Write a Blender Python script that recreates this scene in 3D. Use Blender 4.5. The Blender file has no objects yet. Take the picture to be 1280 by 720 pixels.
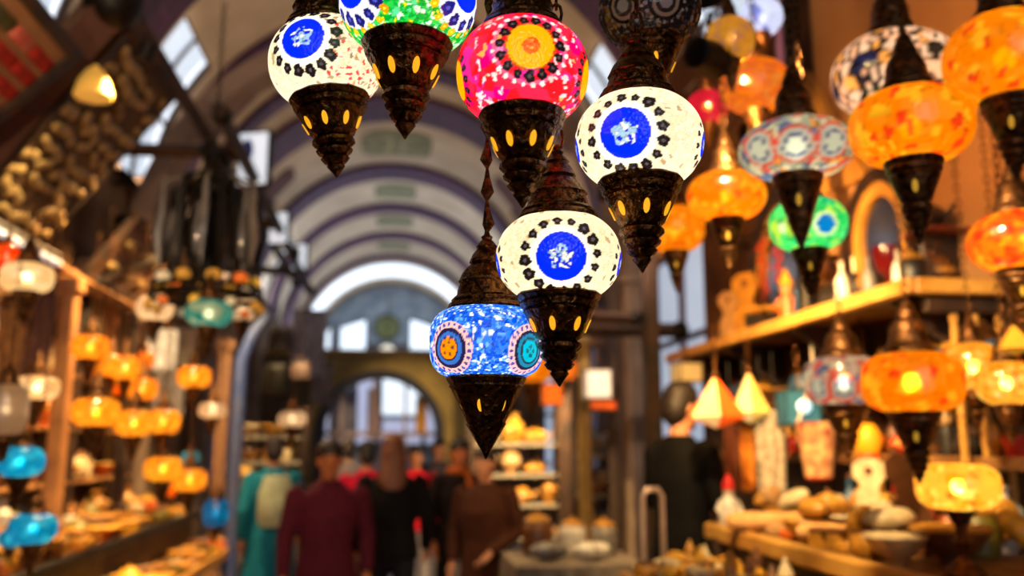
import bpy, math, random
import numpy as np
random.seed(7)
rng = np.random.default_rng(7)
sc = bpy.context.scene
C = sc.collection
PI = math.pi
# ------------------------------------------------------------------ camera geometry
F = 1100.0; CH = 1.62; YAW = math.radians(7.8); PIT = math.radians(10)
def ray(px, py):
    x = (px-640)/F; y = (360-py)/F
    f = math.cos(PIT)-y*math.sin(PIT); u = math.sin(PIT)+y*math.cos(PIT)
    return (x*math.cos(YAW)+f*math.sin(YAW), f*math.cos(YAW)-x*math.sin(YAW), u)
def atY(px, py, Y):
    r = ray(px, py); t = Y/r[1]; return (r[0]*t, Y, CH+r[2]*t)
def atX(px, py, X):
    r = ray(px, py); t = X/r[0]; return (X, r[1]*t, CH+r[2]*t)
def atZ(px, py, Z):
    r = ray(px, py); t = (Z-CH)/r[2]; return (r[0]*t, r[1]*t, Z)
cam = bpy.data.objects.new('camera', bpy.data.cameras.new('camera')); C.objects.link(cam)
cam.location = (0, 0, CH); cam.rotation_euler = (math.radians(90)+PIT, 0, -YAW)
cam.data.sensor_width = 36; cam.data.lens = F/1280*36
cam.data.clip_start = 0.05; cam.data.clip_end = 200
cam.data.dof.use_dof = True; cam.data.dof.focus_distance = 1.08; cam.data.dof.aperture_fstop = 2.4
sc.camera = cam
sc.view_settings.view_transform = 'Standard'; sc.view_settings.look = 'None'
sc.view_settings.exposure = 0; sc.view_settings.gamma = 1; sc.view_settings.use_curve_mapping = False
sc.cycles.use_denoising = True
sc.cycles.max_bounces = 6; sc.cycles.diffuse_bounces = 3; sc.cycles.glossy_bounces = 2
sc.cycles.transparent_max_bounces = 8; sc.cycles.sample_clamp_indirect = 4; sc.cycles.caustics_reflective = False
w = bpy.data.worlds.new('world'); sc.world = w; w.use_nodes = True
w.node_tree.nodes['Background'].inputs[0].default_value = (.85, .9, 1, 1)
w.node_tree.nodes['Background'].inputs[1].default_value = 1.7
# ------------------------------------------------------------------ materials
def lin(c):
    return tuple(((v/255)/12.92 if v/255 <= .04045 else ((v/255+.055)/1.055)**2.4) for v in c)
MATS = {}
def mat(name, col, rough=.6, metal=0., var=.25, scale=12., bump=0., emit=None, estr=0., col2=None, sheen=0):
    if name in MATS: return MATS[name]
    m = bpy.data.materials.new(name); m.use_nodes = True; nt = m.node_tree; N = nt.nodes; L = nt.links
    b = N['Principled BSDF']; b.inputs['Roughness'].default_value = rough; b.inputs['Metallic'].default_value = metal
    if rough >= .8: b.inputs['Specular IOR Level'].default_value = .15
    tc = N.new('ShaderNodeTexCoord'); no = N.new('ShaderNodeTexNoise'); no.inputs['Scale'].default_value = scale
    no.inputs['Detail'].default_value = 4; L.new(tc.outputs['Object'], no.inputs['Vector'])
    mx = N.new('ShaderNodeMix'); mx.data_type = 'RGBA'
    c = lin(col); d = lin(col2) if col2 else tuple(v*(1-var) for v in c)
    mx.inputs['A'].default_value = (*c, 1); mx.inputs['B'].default_value = (*d, 1)
    mr = N.new('ShaderNodeMapRange'); mr.inputs['From Min'].default_value = .35; mr.inputs['From Max'].default_value = .65
    L.new(no.outputs['Fac'], mr.inputs['Value']); L.new(mr.outputs['Result'], mx.inputs['Factor'])
    L.new(mx.outputs['Result'], b.inputs['Base Color'])
    if bump:
        bp = N.new('ShaderNodeBump'); bp.inputs['Strength'].default_value = bump; bp.inputs['Distance'].default_value = .01
        L.new(no.outputs['Fac'], bp.inputs['Height']); L.new(bp.outputs['Normal'], b.inputs['Normal'])
    if emit:
        b.inputs['Emission Color'].default_value = (*lin(emit), 1); b.inputs['Emission Strength'].default_value = estr
    MATS[name] = m; return m
def brick_mat(name, col, col2, mortar, scale, rough=.7, w_=.5, h_=.25, off=.5, rot=None):
    m = mat(name, col, rough, var=.2, scale=4); nt = m.node_tree; N = nt.nodes; L = nt.links; b = N['Principled BSDF']
    t = N.new('ShaderNodeTexBrick'); t.offset = off; t.inputs['Scale'].default_value = scale
    t.inputs['Color1'].default_value = (*lin(col), 1); t.inputs['Color2'].default_value = (*lin(col2), 1)
    t.inputs['Mortar'].default_value = (*lin(mortar), 1); t.inputs['Mortar Size'].default_value = .015
    t.inputs['Brick Width'].default_value = w_; t.inputs['Row Height'].default_value = h_
    tc = N.new('ShaderNodeTexCoord'); mp = N.new('ShaderNodeMapping')
    if rot: mp.inputs['Rotation'].default_value = rot
    L.new(tc.outputs['Object'], mp.inputs['Vector']); L.new(mp.outputs['Vector'], t.inputs['Vector'])
    L.new(t.outputs['Color'], b.inputs['Base Color']); return m
def glass_shell(name, transp=.12, bscale=260., tl=1.0):
    """Glass-mosaic shade: colour from the tile pattern, lets the bulb's light through."""
    if name in MATS: return MATS[name]
    m = bpy.data.materials.new(name); m.use_nodes = True; nt = m.node_tree; N = nt.nodes; L = nt.links
    N.remove(N['Principled BSDF']); out = N['Material Output']
    at = N.new('ShaderNodeAttribute'); at.attribute_name = 'Col'
    tr = N.new('ShaderNodeBsdfTranslucent'); gl = N.new('ShaderNodeBsdfGlossy'); tp = N.new('ShaderNodeBsdfTransparent')
    di = N.new('ShaderNodeBsdfDiffuse')
    gl.inputs['Roughness'].default_value = .18; gl.inputs['Color'].default_value = (1, 1, 1, 1)
    vo = N.new('ShaderNodeTexVoronoi'); vo.inputs['Scale'].default_value = bscale
    tc = N.new('ShaderNodeTexCoord'); L.new(tc.outputs['Object'], vo.inputs['Vector'])
    bp = N.new('ShaderNodeBump'); bp.inputs['Strength'].default_value = .5; bp.inputs['Distance'].default_value = .002
    L.new(vo.outputs['Distance'], bp.inputs['Height']); L.new(bp.outputs['Normal'], gl.inputs['Normal'])
    L.new(at.outputs['Color'], tr.inputs['Color']); L.new(at.outputs['Color'], tp.inputs['Color']); L.new(at.outputs['Color'], di.inputs['Color'])
    m0 = N.new('ShaderNodeMixShader'); m0.inputs[0].default_value = tl; L.new(di.outputs[0], m0.inputs[1]); L.new(tr.outputs[0], m0.inputs[2])
    m1 = N.new('ShaderNodeMixShader'); m1.inputs[0].default_value = transp; L.new(m0.outputs[0], m1.inputs[1]); L.new(tp.outputs[0], m1.inputs[2])
    m2 = N.new('ShaderNodeMixShader'); m2.inputs[0].default_value = .05; L.new(m1.outputs[0], m2.inputs[1]); L.new(gl.outputs[0], m2.inputs[2])
    L.new(m2.outputs[0], out.inputs['Surface']); MATS[name] = m; return m
BRASS = mat('dark_brass', (122, 78, 36), .2, .92, scale=130, bump=.55, col2=(30, 18, 9))
BRASS2 = mat('soft_brass', (120, 78, 40), .4, .8, scale=60, bump=.5, col2=(40, 24, 12))
SLOT2 = mat('dim_slot', (170, 130, 40), .5, emit=(200, 150, 40), estr=.7)
SLOT = mat('lit_slot', (250, 180, 30), .5, emit=(245, 170, 30), estr=1.0)
GLASS = glass_shell('mosaic_glass', .04); GLASSB = glass_shell('amber_glass', .14, 90.); GLASSC = glass_shell('dense_glass', .035, 90.)
GLASSU = glass_shell('unlit_glass', .25, 200., .35)
IRON = mat('black_iron', (22, 18, 15), .5, .6, scale=30)
DARKWOOD = mat('dark_wood', (62, 38, 22), .6, scale=7, bump=.3, col2=(30, 18, 10))
MIDWOOD = mat('mid_wood', (146, 102, 54), .55, scale=6, bump=.3, col2=(96, 58, 28))
GOLDWOOD = mat('gold_wood', (216, 164, 78), .5, scale=5, bump=.2, col2=(184, 128, 52))
PLASTER = mat('warm_plaster', (196, 150, 104), .85, scale=2.5, bump=.1, col2=(182, 136, 90))
VAULT = mat('vault_plaster', (184, 166, 144), .9, scale=1.2, col2=(164, 146, 124))
WALLM = mat('wall_plaster', (132, 104, 78), .85, scale=2, col2=(96, 72, 50))
STONE = mat('pillar_stone', (128, 104, 86), .75, scale=3, col2=(100, 80, 64))
PURPLE = brick_mat('purple_rib', (62, 8, 54), (38, 4, 44), (80, 34, 68), 1.0, w_=.55, h_=.3)
CARTOUCHE = mat('painted_cartouche', (128, 126, 100), .9, scale=5, col2=(98, 98, 74))
# ------------------------------------------------------------------ mesh builder
class MB:
    def __init__(s): s.v = []; s.f = []
    def add(s, vs, fs):
        o = len(s.v); s.v += [tuple(p) for p in vs]; s.f += [tuple(i+o for i in f) for f in fs]; return s
    def box(s, x0, x1, y0, y1, z0, z1, bev=0.):
        if bev <= 0:
            vs = [(x, y, z) for x in (x0, x1) for y in (y0, y1) for z in (z0, z1)]
            return s.add(vs, [(0, 1, 3, 2), (4, 6, 7, 5), (0, 4, 5, 1), (2, 3, 7, 6), (0, 2, 6, 4), (1, 5, 7, 3)])
        b = min(bev, (x1-x0)/2.1, (y1-y0)/2.1, (z1-z0)/2.1)
        def ringz(x0, x1, y0, y1, z):
            return [(x0+b, y0, z), (x1-b, y0, z), (x1, y0+b, z), (x1, y1-b, z), (x1-b, y1, z), (x0+b, y1, z), (x0, y1-b, z), (x0, y0+b, z)]
        R = [ringz(x0+b, x1-b, y0+b, y1-b, z0), ringz(x0, x1, y0, y1, z0+b), ringz(x0, x1, y0, y1, z1-b), ringz(x0+b, x1-b, y0+b, y1-b, z1)]
        vs = sum(R, []); fs = [tuple(range(7, -1, -1)), tuple(range(24, 32))]
        for k in range(3):
            for i in range(8): fs.append((k*8+i, k*8+(i+1) % 8, k*8+8+(i+1) % 8, k*8+8+i))
        return s.add(vs, fs)
    def rings(s, R, close=True, caps=True):
        n = len(R[0]); vs = sum([list(r) for r in R], []); fs = []
        for k in range(len(R)-1):
            for i in range(n if close else n-1): fs.append((k*n+i, k*n+(i+1) % n, (k+1)*n+(i+1) % n, (k+1)*n+i))
        if caps and close: fs.append(tuple(range(n-1, -1, -1))); fs.append(tuple(range((len(R)-1)*n, len(R)*n)))
        return s.add(vs, fs)
    def lathe(s, prof, seg=24, c=(0, 0, 0), caps=True, rip=0, ripn=12):
        R = []
        for r, z in prof:
            R.append([(c[0]+r*(1+rip*math.cos(ripn*2*PI*i/seg))*math.cos(2*PI*i/seg), c[1]+r*(1+rip*math.cos(ripn*2*PI*i/seg))*math.sin(2*PI*i/seg), c[2]+z) for i in range(seg)])
        return s.rings(R, True, caps)
    def loft(s, lv, seg=20):
        return s.rings([[(cx+rx*math.cos(2*PI*i/seg), cy+ry*math.sin(2*PI*i/seg), z) for i in range(seg)] for cx, cy, z, rx, ry in lv])
    def tube(s, pts, rad, seg=8, flat=1.):
        n = len(pts); R = []
        rad = rad if hasattr(rad, '__len__') else [rad]*n
        ref = None
        for i in range(n):
            a = np.array(pts[max(0, i-1)], float); b = np.array(pts[min(n-1, i+1)], float); d = b-a; d /= (np.linalg.norm(d)+1e-9)
            if ref is None: ref = np.array((1., 0, 0)) if abs(d[0]) < .8 else np.array((0, 1., 0))
            u = ref-d*ref.dot(d); u /= (np.linalg.norm(u)+1e-9); v = np.cross(d, u); ref = u
            p = np.array(pts[i], float)
            R.append([tuple(p+rad[i]*(math.cos(2*PI*k/seg)*u+flat*math.sin(2*PI*k/seg)*v)) for k in range(seg)])
        return s.rings(R)
    def ell(s, c, r, nu=16, nv=10, rot=0, ex=1.):
        R = []
        for j in range(nv+1):
            t = -PI/2+PI*j/nv; cr = max(math.cos(t), .02); z = math.sin(t)
            ring = []
            for i in range(nu):
                a = 2*PI*i/nu; x = r[0]*cr*math.cos(a); y = r[1]*cr*math.sin(a)
                ring.append((c[0]+x*math.cos(rot)-y*math.sin(rot), c[1]+x*math.sin(rot)+y*math.cos(rot), c[2]+r[2]*z))
            R.append(ring)
        return s.rings(R)
    def prism(s, poly, y0, y1):
        n = len(poly); vs = [(x, y0, z) for x, z in poly]+[(x, y1, z) for x, z in poly]
        fs = [tuple(range(n)), tuple(range(2*n-1, n-1, -1))]+[(i, i+n, (i+1) % n+n, (i+1) % n) for i in range(n)]
        return s.add(vs, fs)
    def torus(s, c, R, r, n=28, m=8, axis='z', a0=0, a1=2*PI, sz=1.):
        full = abs(a1-a0-2*PI) < 1e-6; rr = []
        cnt = n if full else n+1
        for i in range(cnt):
            a = a0+(a1-a0)*i/n; ring = []
            for k in range(m):
                b = 2*PI*k/m; q = R+r*math.cos(b); h = r*math.sin(b)
                if axis == 'z': p = (q*math.cos(a), q*math.sin(a)*sz, h)
                elif axis == 'y': p = (q*math.cos(a), h, q*math.sin(a)*sz)
                else: p = (h, q*math.cos(a), q*math.sin(a)*sz)
                ring.append((c[0]+p[0], c[1]+p[1], c[2]+p[2]))
            rr.append(ring)
        if full: rr.append(rr[0]); return s.rings(rr, True, False)
        return s.rings(rr, True, True)
    def mesh(s, name, m=None, smooth=True):
        me = bpy.data.meshes.new(name); me.from_pydata(s.v, [], s.f); me.validate(); me.update()
        if m: me.materials.append(m)
        if smooth:
            me.polygons.foreach_set('use_smooth', [True]*len(me.polygons))
            try: me.set_sharp_from_angle(angle=math.radians(38))
            except Exception: pass
        return me
    def build(s, name, m=None, parent=None, smooth=True):
        o = bpy.data.objects.new(name, s.mesh(name, m, smooth)); C.objects.link(o)
        if parent: o.parent = parent
        return o
LABELS = {}
def tag(o, label, cat, group=None, kind=None):
    o['label'] = label; o['category'] = cat
    n = len(label.split())
    if not 4 <= n <= 16: print('LABELLEN', n, label)
    if label in LABELS: print('DUPLABEL', label)
    LABELS[label] = 1
    if group: o['group'] = group
    if kind: o['kind'] = kind
    return o
def thing(name, label, cat, loc=(0, 0, 0), rz=0, group=None):
    o = bpy.data.objects.new(name, None); o.empty_display_size = .05; C.objects.link(o)
    o.location = loc; o.rotation_euler = (0, 0, rz); return tag(o, label, cat, group)
def struct(mb, name, m, parent=None, smooth=False):
    o = mb.build(name, m, parent, smooth)
    if not parent: o['kind'] = 'structure'
    return o
def put(me, name, parent, loc=(0, 0, 0), rot=(0, 0, 0), sc_=1.):
    o = bpy.data.objects.new(name, me); C.objects.link(o); o.parent = parent; o.location = loc; o.rotation_euler = rot
    o.scale = (sc_,)*3 if not hasattr(sc_, '__len__') else sc_
    return o
def light(kind, name, energy, col, loc, parent=None, size=.02, size_y=None, rot=(0, 0, 0), spot=None, blend=.5):
    d = bpy.data.lights.new(name, kind); d.energy = energy; d.color = lin(col)
    if kind == 'AREA':
        d.size = size
        if size_y: d.shape = 'RECTANGLE'; d.size_y = size_y
    else: d.shadow_soft_size = size
    if spot: d.spot_size = spot; d.spot_blend = blend
    o = bpy.data.objects.new(name, d); C.objects.link(o); o.location = loc; o.rotation_euler = rot
    if parent: o.parent = parent
    return o
# ================================================================== SETTING
RV = 3.0; ZC = CH+3.0; Y0 = -9; YE = 34.
FLOORM = brick_mat('stone_floor', (150, 132, 112), (120, 104, 88), (70, 60, 52), 1.0, .45, w_=.8, h_=.5)
struct(MB().box(-3.6, 3.6, Y0, YE, -.1, 0), 'floor', FLOORM)
WINY = [(6.6, 7.8), (9.75, 11.3), (13.9, 14.4), (17.0, 18.0), (20.8, 21.8), (24, 25)]
def vp(th, y, R=RV): return (R*math.sin(th), y, ZC+R*math.cos(th))
def build_vault():
    ys = sorted(set([Y0, -5, -1, 3]+[a for w_ in WINY for a in w_]+[29.6, 32.2, YE, 31, 27, 16, 19, 12.5]))
    ths = [-PI/2+PI*i/48 for i in range(49)]
    mb = MB(); fs = []
    vs = [vp(t, y) for y in ys for t in ths]
    n = len(ths)
    for j in range(len(ys)-1):
        ym = (ys[j]+ys[j+1])/2
        for i in range(n-1):
            tm = abs((ths[i]+ths[i+1])/2)
            if any(a < ym < b for a, b in WINY) and math.radians(52) < tm < math.radians(89): continue
            if 29.6 < ym < 32.2 and tm < math.radians(62): continue
            fs.append((j*n+i, j*n+i+1, (j+1)*n+i+1, (j+1)*n+i))
    mb.add(vs, fs); o = struct(mb, 'ceiling', VAULT, smooth=True)
    so = o.modifiers.new('thick', 'SOLIDIFY'); so.thickness = .12; so.offset = 1
    return o
ceil = build_vault()
PANE = mat('sky_pane', (200, 214, 228), .4, var=.05, emit=(196, 212, 230), estr=1.0)
PANEB = mat('bright_pane', (220, 232, 245), .4, var=.05, emit=(226, 238, 250), estr=1.2)
FRAMEM = mat('window_frame', (70, 52, 44), .6)
wn = 1
def curved_pane(th0, th1, y0, y1, R, m, name, parent=None):
    n = 14; mb = MB(); vs = []; fs = []
    for i in range(n+1):
        t = th0+(th1-th0)*i/n
        for y in (y0, y1):
            vs.append(vp(t, y, R)); vs.append(vp(t, y, R+.03))
    for i in range(n):
        a = i*4; b = a+4
        fs += [(a, a+2, b+2, b), (a+1, b+1, b+3, a+3), (a, b, b+1, a+1), (a+2, a+3, b+3, b+2)]
    fs += [(0, 1, 3, 2), (n*4, n*4+2, n*4+3, n*4+1)]
    mb.add(vs, fs); return mb.build(name, m, parent)
for sgn in (-1, 1):
    for a, b in WINY:
        t0, t1 = sgn*math.radians(52.5), sgn*math.radians(89.9)
        wo = curved_pane(t0, t1, a, b, RV+.2, PANE, 'window_%d' % wn); wo['kind'] = 'structure'; wn += 1
        fr = MB()
        for y in (a, b, (a+b)/2):
            wd = .03 if y == (a+b)/2 else .05
            for k in range(12):
                p = [vp(t0+(t1-t0)*q/12, y, RV+.1) for q in (k, k+1)]; fr.tube(p, wd, 4)
        for q in (0, .5, 1): fr.tube([vp(t0+(t1-t0)*q, a, RV+.1), vp(t0+(t1-t0)*q, b, RV+.1)], .035, 4)
        fr.build('window_frame', FRAMEM, wo, False)
sk = curved_pane(-math.radians(62), math.radians(62), 29.6, 32.2, RV+.05, PANEB, 'window_%d' % wn); sk['kind'] = 'structure'; wn += 1
# ribs (painted purple) with pilasters
RIBY = [(9.0, .95), (11.95, .95), (13.5, .45), (15.2, 1.15), (19.0, .95), (22.1, .7), (25.2, .7), (28.2, .5)]
def rib(y, wd):
    mb = MB(); n = 40; vs = []; fs = []
    for i in range(n+1):
        t = -PI/2+PI*i/n
        for R, yy in ((RV-.1, y-wd/2), (RV-.1, y+wd/2), (RV-.002, y+wd/2), (RV-.002, y-wd/2)): vs.append(vp(t, yy, R))
    for i in range(n):
        for k in range(4): fs.append((i*4+k, i*4+(k+1) % 4, i*4+4+(k+1) % 4, i*4+4+k))
    mb.add(vs, fs); return mb
for i, (y, wd) in enumerate(RIBY): struct(rib(y, wd), 'trim_%d' % (i+1), PURPLE)
tn = len(RIBY)+1
for y in (10.4, 13.9, 19.0, 24.):
    for s in (-1, 1):
        mb = MB().box(s*2.72-.0 if s > 0 else -2.99, 2.99 if s > 0 else -2.72, y-.3, y+.3, .3, 4.62, .03)
        mb.box(2.64 if s > 0 else -2.99, 2.99 if s > 0 else -2.64, y-.36, y+.36, 0, .3, .03)
        mb.box(2.62 if s > 0 else -2.99, 2.99 if s > 0 else -2.62, y-.38, y+.38, 4.35, 4.6, .04)
        struct(mb, 'pillar_%d' % tn, STONE); tn += 1
# lower stone arch standing on the right pillar and a left wall corbel
AY, AR, AZ = 8.8, 2.36, 3.34
mb = MB(); vs = []; fs = []; n = 44
for i in range(n+1):
    t_ = -PI/2+PI*i/n
    for r_, yy in ((AR, AY-.2), (AR, AY+.2), (AR+.2, AY+.2), (AR+.2, AY-.2)): vs.append((r_*math.sin(t_), yy, AZ+r_*math.cos(t_)))
for i in range(n):
    for k in range(4): fs.append((i*4+k, i*4+(k+1) % 4, i*4+4+(k+1) % 4, i*4+4+k))
fs += [(0, 3, 2, 1), (n*4, n*4+1, n*4+2, n*4+3)]
mb.add(vs, fs); mb.box(-2.995, -AR+.02, AY-.22, AY+.22, AZ-.26, AZ, .03)
mb.box(AR-.02, AR+.2, AY-.2, AY+.2, .25, AZ-.1, .03); mb.box(AR-.07, AR+.25, AY-.25, AY+.25, 0, .25, .02); mb.box(AR-.08, AR+.26, AY-.26, AY+.26, AZ-.12, AZ, .03)
struct(mb, 'pillar_%d' % tn, mat('warm_grey_stone', (150, 128, 110), .8, scale=2.5, col2=(122, 102, 86)), smooth=True); tn += 1
# painted crown cartouches and round medallions
def cart(y, hw, hl, th0=0):
    mb = MB(); vs = []; ring = []; n = 28
    c = (vp(th0, y, RV-.025)); vs.append(c)
    for i in range(n):
        a = 2*PI*i/n; ex = 2/4.; ca, sa = math.cos(a), math.sin(a)
        vs.append(vp(th0+math.copysign(abs(ca)**ex, ca)*hw/RV, y+math.copysign(abs(sa)**ex, sa)*hl, RV-.025))
    for i in range(n):
        a = 2*PI*i/n; ca, sa = math.cos(a), math.sin(a); ex = .5
        vs.append(vp(th0+math.copysign(abs(ca)**ex, ca)*hw/RV, y+math.copysign(abs(sa)**ex, sa)*hl, RV-.001))
    fs = [(0, 1+i, 1+(i+1) % n) for i in range(n)]+[(1+i, 1+n+i, 1+n+(i+1) % n, 1+(i+1) % n) for i in range(n)]
    return mb.add(vs, fs)
cmat2 = mat('painted_leaf', (160, 156, 122), .9, scale=9, col2=(120, 120, 90))
for y, hw, hl, nm in ((17.2, .72, .75, 'nearest'), (20.7, .5, .6, 'second'), (23.6, .5, .6, 'third'), (26.7, .5, .5, 'farthest')):
    c = cart(y, hw, hl).build('painted_cartouche', CARTOUCHE); tag(c, {'nearest': 'grey green painted cartouche with pale leaf on the vault crown, nearest of four', 'second': 'dark oblong painted cartouche on the vault crown behind the second visible rib', 'third': 'small pale painted cartouche on the vault crown, third along', 'farthest': 'small olive painted cartouche on the vault crown nearest the bright skylight'}[nm], 'painted ornament', 'painted cartouches along the vault crown')
    lf = MB()
    if nm == 'nearest':
        for s in (-.28, .3):
            c2 = cart(y, .2, .45, s/RV)
            lf.add([(p[0], p[1], p[2]-.012) for p in c2.v], c2.f)
        lf.build('painted_leaf', cmat2, c)
for s in (-1, 1):
    for y, nm in ((12.5, 'nearer'), (17.0, 'farther')):
        c = cart(y, .55, .45, s*math.radians(52)).build('painted_cartouche', mat('mauve_paint', (96, 72, 74), .9, scale=5)); tag(c, 'mauve oval painted ornament on the %s haunch of the vault, %s one' % ('left' if s < 0 else 'right', nm), 'painted ornament', 'oval paintings on the vault haunches')
# side walls
def side_wall(s, name, holes):
    mb = MB(); y = Y0; x0, x1 = (3.0, 3.15) if s > 0 else (-3.15, -3.0)
    for a, b, z0, z1 in holes:
        mb.box(x0, x1, y, a, 0, 4.62); mb.box(x0, x1, a, b, 0, z0); mb.box(x0, x1, a, b, z1, 4.62); y = b
    mb.box(x0, x1, y, YE, 0, 4.62); return struct(mb, name, WALLM)
side_wall(1, 'wall_right', [(7.9, 9.9, 1.2, 3.7), (11.2, 13.2, 1.2, 3.2), (15, 17.5, .9, 3)])
side_wall(-1, 'wall_left', [(14.5, 17.5, .9, 3)])
SHOPGLASS = mat('shop_window_glass', (190, 206, 222), .3, var=.2, scale=3, emit=(176, 192, 214), estr=.8)
for x, a, b, z0, z1 in ((3.08, 7.9, 9.9, 1.2, 3.7), (3.08, 11.2, 13.2, 1.2, 3.2), (3.08, 15, 17.5, .9, 3), (-3.08, 14.5, 17.5, .9, 3)):
    g = struct(MB().box(x-.01, x+.01, a, b, z0, z1), 'window_%d' % wn, SHOPGLASS); wn += 1
    fr = MB(); e = -.04 if x > 0 else .04
    for yy in (a+.03, b-.03, (a+b)/2): fr.box(x+e-.03, x+e+.03, yy-.03, yy+.03, z0, z1)
    for zz in (z0+.03, z1-.03, z0+(z1-z0)*.6): fr.box(x+e-.028, x+e+.028, a, b, zz-.03, zz+.03)
    fr.build('window_frame', mat('mauve_frame', (84, 60, 84), .6), g, False)
# end wall with lunette windows, clock, lower windows
ENDM = mat('end_wall_plaster', (150, 160, 170), .85, scale=2, col2=(120, 132, 146))
ew = MB(); pts = [(-3.1, 0), (3.1, 0)]+[((RV+.1)*math.sin(t), ZC+(RV+.1)*math.cos(t)) for t in [PI/2-PI*i/32 for i in range(33)]]
ew.prism(pts, YE, YE+.2); struct(ew, 'wall_end', ENDM)
def end_window(px0, px1, py0, py1, slope=0, m=PANEB):
    global wn
    a = atY(px0, py1, YE-.06); b = atY(px1, py0, YE-.06)
    poly = [(a[0], a[2]), (b[0], a[2]), (b[0], b[2]-(slope if slope > 0 else 0)), (a[0], b[2]+(slope if slope < 0 else 0))]
    g = struct(MB().prism(poly, YE-.06, YE-.02), 'window_%d' % wn, m); wn += 1
    fr = MB(); q = poly+[poly[0]]
    for k in range(4): fr.tube([(q[k][0], YE-.07, q[k][1]), (q[k+1][0], YE-.07, q[k+1][1])], .05, 4)
    fr.build('window_frame', mat('grey_frame', (110, 118, 130), .6), g, False)
end_window(424, 459, 398, 438, -.35); end_window(398, 415, 404, 440, -.7); end_window(511, 546, 398, 438, .35); end_window(556, 572, 404, 440, .7)
LAV = mat('lavender_pane', (176, 180, 206), .4, scale=.9, col2=(120, 112, 150), emit=(176, 182, 210), estr=.9)
end_window(405, 440, 470, 556, 0, LAV); end_window(443, 473, 466, 556, 0, LAV); end_window(476, 528, 466, 520); end_window(476, 528, 523, 556, 0, LAV); end_window(531, 562, 470, 556, 0, LAV)
p = atY(484, 409, YE-.1)
ck = thing('wall_clock', 'round olive green clock high on the pale end wall', 'clock', (p[0], YE-.04, p[2]))
mb = MB(); mb.torus((0, -.05, 0), .46, .06, 32, 8, 'y'); mb.build('rim', mat('clock_rim', (70, 78, 50), .5), ck)
MB().rings([[(r*math.cos(2*PI*i/32), y, r*math.sin(2*PI*i/32)) for i in range(32)] for r, y in ((.45, 0), (.45, -.05))]).build('dial', mat('clock_dial', (112, 116, 66), .6, scale=6), ck)
mb = MB(); mb.tube([(0, -.07, 0), (.12, -.07, .2)], .018, 5); mb.tube([(0, -.07, 0), (-.3, -.07, .1)], .013, 5); mb.build('hand', IRON, ck)
p = atY(484, 441, 33)
gl = thing('hanging_globe_light', 'pale round globe light below the clock', 'lamp', (p[0], 33, p[2]))
MB().ell((0, 0, 0), (.3, .3, .3), 20, 12).build('globe', mat('pale_globe', (235, 225, 205), .4, emit=(235, 220, 190), estr=.7), gl)
MB().tube([(0, 0, .28), (0, 0, 7.3-p[2])], .02, 6).build('rod', IRON, gl)
mb = MB(); mb.box(p[0]-.75, p[0]+.75, YE-.4, YE-.03, p[2]-.1, p[2]+.42, .05)
tag(mb.build('stone_ledge', mat('ledge_dark', (82, 80, 88), .7)), 'dark ledge block under the clock on the end wall', 'ledge')
# gate partition at Y=20
GATE = mat('gate_gold', (164, 132, 70), .7, scale=2, col2=(128, 104, 56)); GY = 20.
def gate():
    cx = atY(476, 500, GY)[0]; rin = 1.32; zt = atY(476, 468, GY)[2]; zs = zt-rin
    mb = MB(); n = 24
    # spandrel wall pieces left and right of the arch as one mesh built by strips
    def col(t): return (cx+rin*math.cos(t), zs+rin*math.sin(t))
    ztop = atY(476, 446, GY)[2]
    for i in range(n):
        a = PI-PI*i/n; b = PI-PI*(i+1)/n; (x0, z0), (x1, z1) = col(a), col(b)
        mb.prism([(x0, z0), (x1, z1), (x1, ztop), (x0, ztop)], GY, GY+.25)
    mb.box(cx-rin-.22, cx-rin, GY, GY+.25, 0, ztop); mb.box(cx+rin, cx+rin+.3, GY, GY+.25, 0, ztop)
    sd = MB(); sd.box(-3., cx-rin-.22, GY+.02, GY+.23, 0, ztop-.02); sd.box(cx+rin+.3, 3., GY+.02, GY+.23, 0, ztop-.02); struct(sd, 'wall_gate_sides', mat('gate_side', (96, 82, 62), .8, scale=2))
    o = struct(mb, 'wall_gate', GATE)
    co = MB().box(-3, 3, GY-.1, GY+.35, ztop-.02, ztop+.16, .04); co.build('cornice', mat('gate_cornice', (150, 120, 66), .6), o, False)
    rimm = MB(); pts = [(cx-rin, GY-.02, 0), (cx-rin, GY-.02, zs)]+[(cx+rin*math.cos(PI-PI*i/n), GY-.02, zs+rin*math.sin(PI-PI*i/n)) for i in range(1, n)]+[(cx+rin, GY-.02, zs), (cx+rin, GY-.02, 0)]
    rimm.tube(pts, .11, 8); rimm.build('arch_rim', mat('gate_rim', (54, 56, 74), .5), o)
    d = MB()
    for x in (-.85, -.15, .55): d.box(cx+x-.035, cx+x+.035, GY+.1, GY+.16, 0, zs+math.sqrt(rin*rin-x*x))
    d.box(cx-rin, cx+rin, GY+.1, GY+.16, zs-.05, zs+.05)
    d.build('mullion', mat('mauve_frame', (84, 60, 84), .6), o, False)
gate()
BACKM = mat('lavender_cloth', (168, 164, 190), .8, scale=3, col2=(120, 116, 150))
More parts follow.
